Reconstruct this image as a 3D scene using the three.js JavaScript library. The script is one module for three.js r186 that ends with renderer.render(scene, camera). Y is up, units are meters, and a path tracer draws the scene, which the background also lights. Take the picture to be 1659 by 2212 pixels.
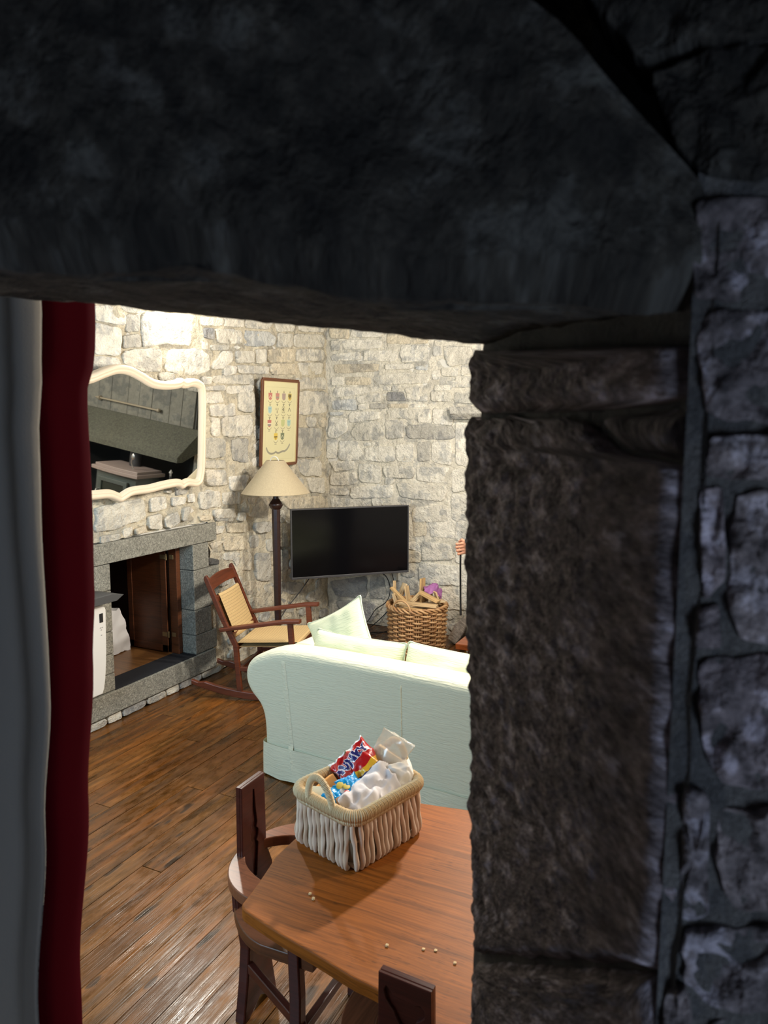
import * as THREE from 'three';
import { mergeGeometries, mergeVertices } from 'three/addons/utils/BufferGeometryUtils.js';
import { RoundedBoxGeometry } from 'three/addons/geometries/RoundedBoxGeometry.js';
import { ImprovedNoise } from 'three/addons/math/ImprovedNoise.js';
import { MarchingCubes } from 'three/addons/objects/MarchingCubes.js';
import { RectAreaLightUniformsLib } from 'three/addons/lights/RectAreaLightUniformsLib.js';

// ---------- camera, sky, exposure ----------
const scene = new THREE.Scene();
const DEG = Math.PI / 180;
const EYE = 2.1;                                   // the squint sits high above the room's floor
const camera = new THREE.PerspectiveCamera(70.68, 1659 / 2212, 0.05, 60);
camera.rotation.order = 'YXZ';
camera.position.set(0, EYE, 0);
camera.rotation.set(-7 * DEG, 26 * DEG, 0);
camera.focus = 4.6;
camera.userData.fStop = 7;
scene.add(camera);
scene.background = new THREE.Color().setRGB(0.55, 0.72, 1.0);   // overcast daylight outside the windows
const renderer = new THREE.WebGLRenderer();
renderer.toneMapping = THREE.LinearToneMapping;
renderer.toneMappingExposure = 1.06;
renderer.shadowMap.enabled = true;
RectAreaLightUniformsLib.init();

// frame of the squint wall: X to its right, D into the room
const HX = new THREE.Vector3(Math.cos(26 * DEG), 0, -Math.sin(26 * DEG));
const HD = new THREE.Vector3(-Math.sin(26 * DEG), 0, -Math.cos(26 * DEG));
const hd = (X, y, D) => new THREE.Vector3(HX.x * X + HD.x * D, y, HX.z * X + HD.z * D);

// room planes
const XL = -3.89, ZB = -6.6, XR = 1.5, TOP = 3.75;

// large daylight sources: a window of the room and the slit beside the camera
function areaLight(name, w, h, pos, look, color, intensity) {
  const l = new THREE.RectAreaLight(color, intensity, w, h);
  l.name = name; l.position.copy(pos); l.lookAt(look); scene.add(l); return l;
}
const DAY = new THREE.Color().setRGB(0.52, 0.78, 1.0);
const roomWindow = { X: -2.35, y: 2.0, w: 1.0, h: 1.3 };
areaLight('window_daylight', roomWindow.w - 0.1, roomWindow.h - 0.1, hd(roomWindow.X, roomWindow.y, 0.97), hd(roomWindow.X, roomWindow.y - 0.2, 2), DAY, 24);
areaLight('slit_daylight', 0.3, 0.66, hd(0.55, 1.28, -0.98), hd(0.2, 1.75, 0.5), new THREE.Color().setRGB(0.6, 0.74, 1.0), 13);

// ---------- seeded helpers ----------
function rng(seed) { let a = seed >>> 0; return () => { a |= 0; a = a + 0x6D2B79F5 | 0; let t = Math.imul(a ^ a >>> 15, 1 | a); t = t + Math.imul(t ^ t >>> 7, 61 | t) ^ t; return ((t ^ t >>> 14) >>> 0) / 4294967296; }; }
const perlin = new ImprovedNoise();
const N3 = (x, y, z) => perlin.noise(x + 37.3, y + 11.7, z + 5.1);
function fbm3(x, y, z, oct = 4) { let s = 0, a = 0.5, f = 1; for (let i = 0; i < oct; i++) { s += a * N3(x * f, y * f, z * f + i * 7); a *= 0.5; f *= 2.03; } return s; }
const V = (x, y, z) => new THREE.Vector3(x, y, z);
const lerp = (a, b, t) => a + (b - a) * t;
const clamp = (x, a = 0, b = 1) => Math.min(b, Math.max(a, x));
const smooth = (a, b, x) => { const t = clamp((x - a) / (b - a)); return t * t * (3 - 2 * t); };

const taken = new Map();
function numbered(name) { const n = taken.get(name) || 0; taken.set(name, n + 1); return n ? `${name}_${String(n).padStart(3, '0')}` : name; }
function finish(o) { o.castShadow = true; o.receiveShadow = true; return o; }
function part(name, geo, mat, parent) { const m = finish(new THREE.Mesh(geo, mat)); m.name = name; parent.add(m); return m; }
function tag(o, label, category, group) { o.userData.label = label; o.userData.category = category; if (group) o.userData.group = group; return o; }
function thing(name, label, category, pos = [0, 0, 0], ry = 0, group) {
  const g = new THREE.Group(); g.name = numbered(name); g.position.set(...pos); g.rotation.y = ry; scene.add(g); return tag(g, label, category, group);
}
function single(name, geo, mat, label, category, group) { const m = part(numbered(name), geo, mat, scene); return tag(m, label, category, group); }
function struct(name, label) { const g = new THREE.Group(); g.name = name; g.userData.kind = 'structure'; g.userData.label = label; scene.add(g); return g; }

// ---------- geometry helpers ----------
function box(w, h, d, x = 0, y = 0, z = 0, r = 0) {
  const g = r > 0 ? new RoundedBoxGeometry(w, h, d, 2, Math.min(r, w / 2.01, h / 2.01, d / 2.01)) : new THREE.BoxGeometry(w, h, d);
  g.translate(x, y, z); return worldUV(g);
}
function worldUV(g, s = 1) {                        // box projection, uv in metres
  if (g.index) g = g.toNonIndexed();
  const p = g.attributes.position, uv = new Float32Array(p.count * 2), a = V(), b = V(), c = V(), n = V();
  for (let i = 0; i < p.count; i += 3) {
    a.fromBufferAttribute(p, i); b.fromBufferAttribute(p, i + 1); c.fromBufferAttribute(p, i + 2);
    n.copy(b).sub(a).cross(c.clone().sub(a)); const ax = Math.abs(n.x), ay = Math.abs(n.y), az = Math.abs(n.z);
    [a, b, c].forEach((q, k) => {
      const [u, v] = ay >= ax && ay >= az ? [q.x, q.z] : ax >= az ? [q.z, q.y] : [q.x, q.y];
      uv[(i + k) * 2] = u * s; uv[(i + k) * 2 + 1] = v * s;
    });
  }
  g.setAttribute('uv', new THREE.BufferAttribute(uv, 2)); return g;
}
function merge(list) { return mergeGeometries(list.map(g => { const q = g.index ? g.toNonIndexed() : g; for (const k of Object.keys(q.attributes)) if (!['position', 'normal', 'uv'].includes(k)) q.deleteAttribute(k); return q; })); }
function gridGeo(nu, nv, fn, uvfn, closeU = false) {  // fn(i/nu, j/nv) -> Vector3
  const pos = [], uv = [], idx = [];
  for (let j = 0; j <= nv; j++) for (let i = 0; i <= nu; i++) {
    const p = fn(i / nu, j / nv); pos.push(p.x, p.y, p.z);
    const q = uvfn ? uvfn(i / nu, j / nv, p) : [i / nu, j / nv]; uv.push(q[0], q[1]);
  }
  for (let j = 0; j < nv; j++) for (let i = 0; i < nu; i++) { const a = j * (nu + 1) + i, b = a + 1, c = a + nu + 1, d = c + 1; idx.push(a, b, d, a, d, c); }
  const g = new THREE.BufferGeometry();
  g.setAttribute('position', new THREE.Float32BufferAttribute(pos, 3)); g.setAttribute('uv', new THREE.Float32BufferAttribute(uv, 2));
  g.setIndex(idx); g.computeVertexNormals();
  if (closeU) {                                     // share the normals along the seam
    const n = g.attributes.normal;
    for (let j = 0; j <= nv; j++) { const a = j * (nu + 1), b = a + nu, s = V(n.getX(a) + n.getX(b), n.getY(a) + n.getY(b), n.getZ(a) + n.getZ(b)).normalize(); n.setXYZ(a, s.x, s.y, s.z); n.setXYZ(b, s.x, s.y, s.z); }
  }
  return g;
}
function tube(points, r, seg = 24, rad = 8, closed = false, rfn) {
  const c = new THREE.CatmullRomCurve3(points, closed, 'centripetal');
  const g = new THREE.TubeGeometry(c, seg, r, rad, closed);
  if (rfn) {
    const p = g.attributes.position;
    for (let i = 0; i <= seg; i++) { const q = c.getPointAt(Math.min(1, i / seg)); for (let j = 0; j <= rad; j++) { const k = i * (rad + 1) + j, f = rfn(i / seg, j / rad * Math.PI * 2); p.setXYZ(k, q.x + (p.getX(k) - q.x) * f, q.y + (p.getY(k) - q.y) * f, q.z + (p.getZ(k) - q.z) * f); } }
    g.computeVertexNormals();
  }
  const L = c.getLength(), uv = g.attributes.uv; for (let i = 0; i < uv.count; i++) uv.setXY(i, uv.getX(i) * L, uv.getY(i) * r * 6.28);
  return g;
}
function bar(a, b, w, h, r = 0.003) {                // squared bar from a to b
  const L = a.distanceTo(b), g = box(L, h, w, 0, 0, 0, r), x = b.clone().sub(a).normalize();
  let y = V(0, 1, 0); if (Math.abs(x.y) > 0.95) y = V(1, 0, 0); const z = x.clone().cross(y).normalize(); y = z.clone().cross(x);
  g.applyMatrix4(new THREE.Matrix4().makeBasis(x, y, z).setPosition(a.clone().add(b).multiplyScalar(0.5))); return g;
}
function lathe(profile, seg = 32) { const g = new THREE.LatheGeometry(profile.map(p => new THREE.Vector2(p[0], p[1])), seg); return g; }
function extrude(shapePts, depth, bevel = 0.004, curve = 6, holes = []) {
  const s = shapePts instanceof THREE.Shape ? shapePts : new THREE.Shape(shapePts.map(p => new THREE.Vector2(p[0], p[1])));
  for (const h of holes) s.holes.push(new THREE.Path(h.map(p => new THREE.Vector2(p[0], p[1]))));
  return worldUV(new THREE.ExtrudeGeometry(s, { depth: depth - 2 * bevel, bevelEnabled: bevel > 0, bevelSize: bevel, bevelThickness: bevel, bevelOffset: -bevel, bevelSegments: 2, curveSegments: curve }).translate(0, 0, bevel));
}
// a rough stone from an outline in wall coordinates; w is the height out of the wall
function stoneGeo(pts, depth, seed, put, o = {}) {
  const { n = 30, rough = 0.5, back = 0.04, flip = false, jitter = 0.05, fine = 11, roundIt = 1, uvs = 1, bulge = 0 } = o;
  let poly = pts;
  for (let k = 0; k < roundIt; k++) { const q = []; poly.forEach((p, i) => { const b = poly[(i + 1) % poly.length], t = k === 0 ? 0.1 : 0.25; q.push([lerp(p[0], b[0], t), lerp(p[1], b[1], t)], [lerp(p[0], b[0], 1 - t), lerp(p[1], b[1], 1 - t)]); }); poly = q; }
  const len = [0]; poly.forEach((p, i) => { const b = poly[(i + 1) % poly.length]; len.push(len[i] + Math.hypot(b[0] - p[0], b[1] - p[1])); });
  const L = len[len.length - 1], out = []; let cx = 0, cy = 0;
  for (let i = 0; i < n; i++) { const s = L * i / n; let k = 0; while (len[k + 1] < s) k++; const t = (s - len[k]) / Math.max(1e-6, len[k + 1] - len[k]), a = poly[k], b = poly[(k + 1) % poly.length]; out.push([lerp(a[0], b[0], t), lerp(a[1], b[1], t)]); }
  out.forEach(p => { cx += p[0] / n; cy += p[1] / n; });
  const size = Math.sqrt(L * L / 16), rings = [[1.0, -back], [1.0, depth * 0.45], [0.985, depth * 0.82], [0.95, depth * 0.98], [0.8, depth], [0.58, depth], [0.3, depth]];
  const pos = [], uv = [], idx = [], sd = seed * 1.37, ou = (seed * 0.713) % 3, ov = (seed * 0.377) % 3;
  const add = (u, v, w) => { const p = put(u, v, w); pos.push(p.x, p.y, p.z); uv.push((u + ou) * uvs, (v + ov) * uvs); };
  rings.forEach(([s, w], k) => out.forEach(p => {
    let dx = p[0] - cx, dy = p[1] - cy; const j = 1 + jitter * 2.2 * N3(p[0] * fine * 1.6, p[1] * fine * 1.6, sd);
    const u = cx + dx * s * j, v = cy + dy * s * j;
    const nn = k < 1 ? 0 : (fbm3(u * fine, v * fine, sd, 3) * rough + bulge * (1 - s)) * Math.max(depth, 0.02) * smooth(1.05, 0.9, s) + (k >= 1 ? N3(u * 2.3 / size * 0.3, v * 2.3 / size * 0.3, sd + 9) * depth * 0.35 : 0);
    add(u, v, w + nn);
  }));
  add(cx, cy, depth + fbm3(cx * fine, cy * fine, sd, 3) * rough * depth + bulge * depth);
  for (let k = 0; k < rings.length - 1; k++) for (let i = 0; i < n; i++) { const a = k * n + i, b = k * n + (i + 1) % n, c = a + n, d = b + n; flip ? idx.push(a, d, b, a, c, d) : idx.push(a, b, d, a, d, c); }
  const last = (rings.length - 1) * n, ce = rings.length * n; for (let i = 0; i < n; i++) { const a = last + i, b = last + (i + 1) % n; flip ? idx.push(a, ce, b) : idx.push(a, b, ce); }
  const g = new THREE.BufferGeometry(); g.setAttribute('position', new THREE.Float32BufferAttribute(pos, 3)); g.setAttribute('uv', new THREE.Float32BufferAttribute(uv, 2)); g.setIndex(idx); g.computeVertexNormals(); return g;
}

// a large hewn block on an even grid inside its outline
function slabStone(pts, depth, seed, put, nu, nv, o = {}) {
  const { edge = 0.006, freq = 24, amp = 0.006, back = 0.12, round = 0.012, uvs = 1.7, flip = false } = o;
  const vs = pts.map(p => p[1]), v0 = Math.min(...vs) + 1e-4, v1 = Math.max(...vs) - 1e-4;
  const span = v => { let a = 9, b = -9; pts.forEach((p, i) => { const q = pts[(i + 1) % pts.length]; if ((p[1] - v) * (q[1] - v) <= 0 && p[1] !== q[1]) { const x = lerp(p[0], q[0], (v - p[1]) / (q[1] - p[1])); a = Math.min(a, x); b = Math.max(b, x); } }); return [a, b]; };
  const g = gridGeo(nu + 4, nv + 4, (a, b) => {
    const i = Math.round(a * (nu + 4)), j = Math.round(b * (nv + 4)), ca = clamp((i - 2) / nu), cb = clamp((j - 2) / nv), v = lerp(v0, v1, cb), [x0, x1] = span(v);
    const e0 = edge * (1.3 * N3(v * freq * 0.5, 1, seed) + 0.4 * N3(v * freq * 2.0, 4, seed)), e1 = edge * (N3(v * freq, 2, seed) + 0.5 * N3(v * freq * 2.1, 5, seed)), u = lerp(x0 + e0, x1 + e1, ca), vv = v + edge * (cb < 0.5 ? 1 : -1) * smooth(0.06, 0, Math.min(cb, 1 - cb)) * N3(u * freq, 3, seed);
    const d = Math.min(u - x0 - e0, x1 + e1 - u, (cb) * (v1 - v0), (1 - cb) * (v1 - v0)), rnd = round * Math.pow(1 - clamp(d / (round * 1.6)), 2);
    let w = depth - rnd + amp * (fbm3(u * freq, vv * freq * 2, seed, 4) * 1.6 * (1.25 - 0.9 * smooth(0.3, 0.55, ca)) + 0.5 * N3(u * freq * 0.3, vv * freq * 0.5, seed + 4));
    if (i < 2 || j < 2 || i > nu + 2 || j > nv + 2) w = i === 0 || j === 0 || i === nu + 4 || j === nv + 4 ? -back : depth - round;
    return put(u, vv, w);
  }, (a, b) => { const v = lerp(v0, v1, b); return [(lerp(pts[0][0], pts[0][0] + 0.45, a) + seed) * uvs, v * uvs * 2]; });
  if (flip) { const ix = g.index.array; for (let k = 0; k < ix.length; k += 3) { const q = ix[k]; ix[k] = ix[k + 1]; ix[k + 1] = q; } g.computeVertexNormals(); }
  return g;
}
// ---------- procedural textures ----------
function lattice(seed, n) { const r = rng(seed), a = new Float32Array(n * n); for (let i = 0; i < a.length; i++) a[i] = r(); return a; }
function tileNoise(seed, n) {                        // value noise that tiles over 0..1
  const a = lattice(seed, n);
  return (u, v) => { u = (u - Math.floor(u)) * n; v = (v - Math.floor(v)) * n; const i = Math.floor(u) % n, j = Math.floor(v) % n, i2 = (i + 1) % n, j2 = (j + 1) % n; let s = u - Math.floor(u), t = v - Math.floor(v); s = s * s * (3 - 2 * s); t = t * t * (3 - 2 * t); return (a[j * n + i] * (1 - s) + a[j * n + i2] * s) * (1 - t) + (a[j2 * n + i] * (1 - s) + a[j2 * n + i2] * s) * t; };
}
function stretched(seed, nx, ny) {                   // the same with different counts along u and v
  const r = rng(seed), a = new Float32Array(nx * ny); for (let i = 0; i < a.length; i++) a[i] = r();
  return (u, v) => { u = (u - Math.floor(u)) * nx; v = (v - Math.floor(v)) * ny; const i = Math.floor(u) % nx, j = Math.floor(v) % ny, i2 = (i + 1) % nx, j2 = (j + 1) % ny; let s = u - Math.floor(u), t = v - Math.floor(v); s = s * s * (3 - 2 * s); t = t * t * (3 - 2 * t); return (a[j * nx + i] * (1 - s) + a[j * nx + i2] * s) * (1 - t) + (a[j2 * nx + i] * (1 - s) + a[j2 * nx + i2] * s) * t; };
}
function tileFbm(seed, n, oct, gain = 0.5) { const l = []; for (let k = 0; k < oct; k++) l.push(tileNoise(seed + k * 17, n << k)); let tot = 0, a = 1; for (let k = 0; k < oct; k++) { tot += a; a *= gain; } return (u, v) => { let s = 0, b = 1; for (let k = 0; k < oct; k++) { s += b * l[k](u, v); b *= gain; } return s / tot; }; }
function dataTex(size, fn, srgb, rep = 1, size2 = size) {
  const d = new Uint8Array(size * size2 * 4);
  for (let j = 0; j < size2; j++) for (let i = 0; i < size; i++) { const c = fn(i / size, j / size2), k = (j * size + i) * 4; const [r, g, b] = typeof c === 'number' ? [c, c, c] : c; d[k] = clamp(r) * 255; d[k + 1] = clamp(g) * 255; d[k + 2] = clamp(b) * 255; d[k + 3] = 255; }
  const t = new THREE.DataTexture(d, size, size2); t.wrapS = t.wrapT = THREE.RepeatWrapping; t.magFilter = THREE.LinearFilter; t.minFilter = THREE.LinearFilter; if (srgb) t.colorSpace = THREE.SRGBColorSpace; t.repeat.set(rep, rep); t.needsUpdate = true; return t;
}
const TX = {};
{
  const a = tileFbm(11, 4, 6, 0.55), b = tileFbm(23, 16, 4, 0.6), c = tileFbm(31, 8, 5, 0.6), s = tileFbm(41, 64, 3, 0.7);
  TX.stone = dataTex(1024, (u, v) => { const g = a(u, v), f = b(u, v), grey = smooth(0.52, 0.7, c(u, v)); const k = 0.93 + 0.24 * (g - 0.5) + 0.16 * (f - 0.5) + 0.14 * (s(u, v) - 0.5) - 0.13 * grey; return [k * (1 - 0.01 * grey), k * (1 - 0.012 + 0.004 * grey), k * (0.955 + 0.03 * grey)]; }, true, 1.4);
  const e1 = tileFbm(301, 10, 5, 0.65), e2 = tileFbm(303, 32, 4, 0.7), e3 = tileFbm(305, 5, 4, 0.5);
  TX.hewn = dataTex(1024, (u, v) => { const pale = smooth(0.52, 0.68, e1(u, v)), k = 0.62 + 0.6 * (e1(u, v) - 0.5) + 0.5 * (e2(u, v) - 0.5) + 0.28 * (e3(u, v) - 0.5) + 0.16 * pale; return [k, k * (0.955 + 0.03 * pale), k * (0.93 + 0.07 * pale)]; }, true, 1.6);
  const r1 = tileFbm(51, 8, 6, 0.62), r2 = tileFbm(61, 12, 5, 0.6), r3 = tileFbm(66, 5, 4, 0.5);
  TX.stoneBump = dataTex(1024, (u, v) => { const q = 1 - Math.abs(2 * r1(u, v) - 1) * 1.6; const st = Math.floor(r3(u, v) * 9) / 9; return 0.1 + 0.42 * q + 0.4 * r2(u, v) + 0.25 * (st - 0.4); }, false, 2.0);
  TX.fineBump = dataTex(512, (u, v) => r2(u, v) * 0.6 + 0.4 * s(u, v), false, 6);
  const g1 = tileFbm(71, 128, 2, 0.8), g2 = tileFbm(73, 40, 3, 0.6);
  TX.granite = dataTex(512, (u, v) => { const k = 0.72 + 0.5 * (g1(u, v) - 0.5) + 0.35 * (g2(u, v) - 0.5); return [k, k * 0.99, k * 0.95]; }, true, 2.2);
  TX.graniteBump = dataTex(512, (u, v) => 0.5 * g2(u, v) + 0.5 * g1(u, v * 0.5), false, 2.2);
  const w1 = tileFbm(81, 4, 5, 0.6), w2 = tileFbm(83, 8, 3, 0.6), w3 = tileNoise(85, 128), w4 = tileFbm(87, 3, 4, 0.55), w5 = tileFbm(89, 24, 4, 0.7);
  // worn floorboards: u across the board, v along it
  const b1 = stretched(201, 256, 12), b2 = stretched(203, 24, 5), b3 = stretched(205, 10, 5);
  TX.floor = dataTex(1024, (u, v) => { const gr = b1(u + 0.012 * w1(u, v), v), bl = w4(u, v), st = b2(u, v), sp = w5(u, v); let k = 0.66 + 0.13 * (gr - 0.5) + 0.3 * (bl - 0.5) + 0.26 * (st - 0.5) + 0.3 * (sp - 0.5); const red = smooth(0.45, 0.75, b3(u, v)), kn = smooth(0.75, 0.84, w2(u, v)); k *= 1 - 0.45 * kn; return [k, k * (0.71 - 0.04 * red), k * (0.37 - 0.08 * red)]; }, true, 1);
  TX.floorBump = dataTex(1024, (u, v) => 0.4 * b1(u, v) + 0.6 * w5(u, v) * w4(u, v), false, 1);
  TX.floorRough = dataTex(512, (u, v) => 0.34 + 0.5 * (w5(u, v) - 0.4) + 0.35 * (w4(u, v) - 0.5), false, 1);
  const d1 = stretched(211, 6, 128), d2 = stretched(213, 13, 384), d3 = stretched(215, 40, 640), d4 = stretched(217, 3, 110);
  TX.wood = dataTex(1024, (u, v) => { const wv = v + 0.02 * w1(u, v), gr = d1(u, wv), g3 = d2(u, wv), g4 = d3(u, wv), bl = w4(u, v), dk = smooth(0.6, 0.95, d4(u, wv)), fk = smooth(0.7, 0.95, g4) * smooth(0.4, 0.7, w2(u, v)); const k = 0.87 + 0.1 * (gr - 0.5) + 0.16 * (g3 - 0.5) + 0.16 * (bl - 0.5) - 0.12 * dk - 0.2 * fk; return [k, k * 0.96, k * 0.91]; }, true, 1);
  TX.woodBump = dataTex(512, (u, v) => d2(u, v), false, 1);
  const f1 = tileFbm(91, 6, 4, 0.6), f2 = tileNoise(93, 96), f3 = tileNoise(95, 160);
  const c1 = stretched(221, 9, 100), c2 = stretched(223, 24, 190);
  TX.crinkle = dataTex(1024, (u, v) => { const q = v + 0.03 * (f1(u, v) - 0.5); return 0.5 * c1(u, q) + 0.35 * c2(u, q) + 0.15 * f1(u, v); }, false, 1.9);
  TX.linen = dataTex(256, (u, v) => 0.9 + 0.1 * (0.5 * f3(u * 0.2, v) + 0.5 * f3(u, v * 0.2)) - 0.06 * f2(u, v), true, 6);
  // paper-cord weave, herringbone
  TX.weave = dataTex(256, (u, v) => { const n = 6, x = u * n, y = v * n * 2, sx = Math.floor(x), k = (y + sx * 0.5 + (sx % 2 ? 1 : -1) * (x - sx - 0.5) * 1.2), e = Math.abs(k - Math.floor(k) - 0.5) * 2, q = 0.9 - 0.34 * smooth(0.72, 1, e) - 0.22 * smooth(0.85, 1, Math.abs(x - sx - 0.5) * 2); return [q, q * 0.95, q * 0.84]; }, true, 8);
  TX.weaveBump = dataTex(256, (u, v) => { const n = 6, x = u * n, y = v * n * 2, sx = Math.floor(x), k = (y + sx * 0.5 + (sx % 2 ? 1 : -1) * (x - sx - 0.5) * 1.2), e = Math.abs(k - Math.floor(k) - 0.5) * 2; return 1 - smooth(0.3, 1, e) * 0.8 - 0.2 * smooth(0.8, 1, Math.abs(x - sx - 0.5) * 2); }, false, 8);
}
const std = (color, roughness, o = {}) => new THREE.MeshStandardMaterial({ color: Array.isArray(color) ? new THREE.Color().setRGB(...color) : color, roughness, ...o });
const limed = c => std(c, 0.94, { map: TX.stone, bumpMap: TX.stoneBump, bumpScale: 0.021 });
const M = {
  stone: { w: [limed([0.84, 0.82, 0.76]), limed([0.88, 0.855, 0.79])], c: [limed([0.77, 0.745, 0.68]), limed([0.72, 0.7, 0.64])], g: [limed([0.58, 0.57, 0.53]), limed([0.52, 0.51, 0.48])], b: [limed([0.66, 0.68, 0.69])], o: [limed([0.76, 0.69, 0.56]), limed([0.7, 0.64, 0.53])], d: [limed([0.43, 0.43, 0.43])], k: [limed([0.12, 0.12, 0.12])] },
  bareMortar: std([0.68, 0.63, 0.52], 0.95, { map: TX.stone, bumpMap: TX.stoneBump, bumpScale: 0.026 }),
  mortar: std([0.76, 0.73, 0.655], 0.95, { map: TX.stone, bumpMap: TX.stoneBump, bumpScale: 0.02 }),
  granite: std([0.5, 0.5, 0.46], 0.9, { map: TX.granite, bumpMap: TX.graniteBump, bumpScale: 0.006 }),
  slate: std([0.012, 0.013, 0.018], 0.85),
  sooty: std([0.15, 0.15, 0.135], 0.9, { map: TX.stone, bumpMap: TX.fineBump, bumpScale: 0.006 }),
  hood: std([0.11, 0.115, 0.09], 0.8, { map: TX.granite, bumpMap: TX.fineBump, bumpScale: 0.003 }),
  soot: std([0.012, 0.012, 0.012], 0.95),
  plaster: std([0.7, 0.68, 0.62], 0.95, { bumpMap: TX.fineBump, bumpScale: 0.004 }),
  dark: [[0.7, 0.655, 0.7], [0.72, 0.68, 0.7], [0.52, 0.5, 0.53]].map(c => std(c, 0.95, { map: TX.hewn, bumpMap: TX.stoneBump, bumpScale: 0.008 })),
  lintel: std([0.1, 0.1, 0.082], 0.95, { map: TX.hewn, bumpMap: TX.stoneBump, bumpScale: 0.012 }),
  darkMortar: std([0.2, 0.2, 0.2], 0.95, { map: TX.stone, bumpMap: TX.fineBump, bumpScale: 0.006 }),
  boards: [0, 1, 2, 3, 4].map(k => std([[0.335, 0.275, 0.205], [0.295, 0.238, 0.175], [0.365, 0.298, 0.215], [0.32, 0.277, 0.22], [0.265, 0.22, 0.17]][k], 0.85, { map: TX.floor, bumpMap: TX.floorBump, bumpScale: 0.0012, roughnessMap: TX.floorRough })),
  table: new THREE.MeshPhysicalMaterial({ color: new THREE.Color().setRGB(0.4, 0.13, 0.02), roughness: 0.5, specularIntensity: 0.4, map: TX.wood, bumpMap: TX.woodBump, bumpScale: 0.00008 }),
  mahogany: std([0.085, 0.02, 0.016], 0.28, { map: TX.wood, bumpMap: TX.woodBump, bumpScale: 0.0001 }),
  armwood: std([0.27, 0.105, 0.055], 0.3, { map: TX.wood }),
  rocker: std([0.17, 0.045, 0.018], 0.4, { map: TX.wood }),
  cupboard: std([0.16, 0.055, 0.02], 0.45, { map: TX.wood }),
  lampwood: std([0.035, 0.014, 0.012], 0.35, { map: TX.wood }),
  frame: std([0.2, 0.075, 0.03], 0.4, { map: TX.wood }), gilt: std([0.55, 0.4, 0.2], 0.45),
  fabric: std([0.71, 0.71, 0.54], 0.95, { bumpMap: TX.crinkle, bumpScale: 0.0024 }),
  cushion: std([0.66, 0.7, 0.5], 0.95, { bumpMap: TX.crinkle, bumpScale: 0.0022 }),
  piping: std([0.6, 0.65, 0.5], 0.95),
  cord: std([0.86, 0.68, 0.42], 0.8, { map: TX.weave, bumpMap: TX.weaveBump, bumpScale: 0.003 }), cordPlain: std([0.76, 0.56, 0.3], 0.75),
  shade: new THREE.MeshPhysicalMaterial({ color: new THREE.Color().setRGB(0.52, 0.43, 0.275), roughness: 0.95, map: TX.linen, transmission: 0.15, thickness: 0 }),
  blackPlastic: std([0.012, 0.012, 0.013], 0.45), bezel: std([0.05, 0.05, 0.055], 0.4), screen: new THREE.MeshPhysicalMaterial({ color: new THREE.Color().setRGB(0.003, 0.003, 0.004), roughness: 0.14, specularIntensity: 0.3 }),
  iron: std([0.02, 0.02, 0.022], 0.55), brass: std([0.32, 0.24, 0.12], 0.45, { metalness: 0.7 }), steel: std([0.6, 0.6, 0.6], 0.3, { metalness: 1 }),
  white: std([0.75, 0.73, 0.68], 0.5), cream: std([0.78, 0.66, 0.5], 0.45),
  mirrorGlass: std([0.8, 0.82, 0.8], 0.02, { metalness: 1 }),
  wicker: [std([0.46, 0.26, 0.115], 0.5), std([0.56, 0.34, 0.16], 0.5), std([0.38, 0.2, 0.085], 0.5)],
  reed: [std([0.68, 0.51, 0.39], 0.85), std([0.74, 0.58, 0.45], 0.85), std([0.62, 0.45, 0.32], 0.85)], rope: std([0.66, 0.52, 0.32], 0.9),
  pine: [std([0.84, 0.66, 0.4], 0.8, { map: TX.wood }), std([0.78, 0.56, 0.28], 0.8, { map: TX.wood }), std([0.88, 0.74, 0.5], 0.8, { map: TX.wood })],
  skin: std([0.45, 0.2, 0.12], 0.55), cloth: std([0.045, 0.045, 0.05], 0.9, { bumpMap: TX.crinkle, bumpScale: 0.003 }), denim: std([0.03, 0.04, 0.07], 0.9), hair: std([0.06, 0.04, 0.03], 0.7), shoe: std([0.03, 0.025, 0.02], 0.6),
  velvet: new THREE.MeshPhysicalMaterial({ color: new THREE.Color().setRGB(0.05, 0.001, 0.004), roughness: 1, specularIntensity: 0.1, sheen: 0.45, sheenRoughness: 0.25, sheenColor: new THREE.Color().setRGB(0.3, 0.006, 0.014) }),
  lining: std([0.3, 0.28, 0.24], 0.95, { bumpMap: TX.fineBump, bumpScale: 0.0006 }),
};
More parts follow.
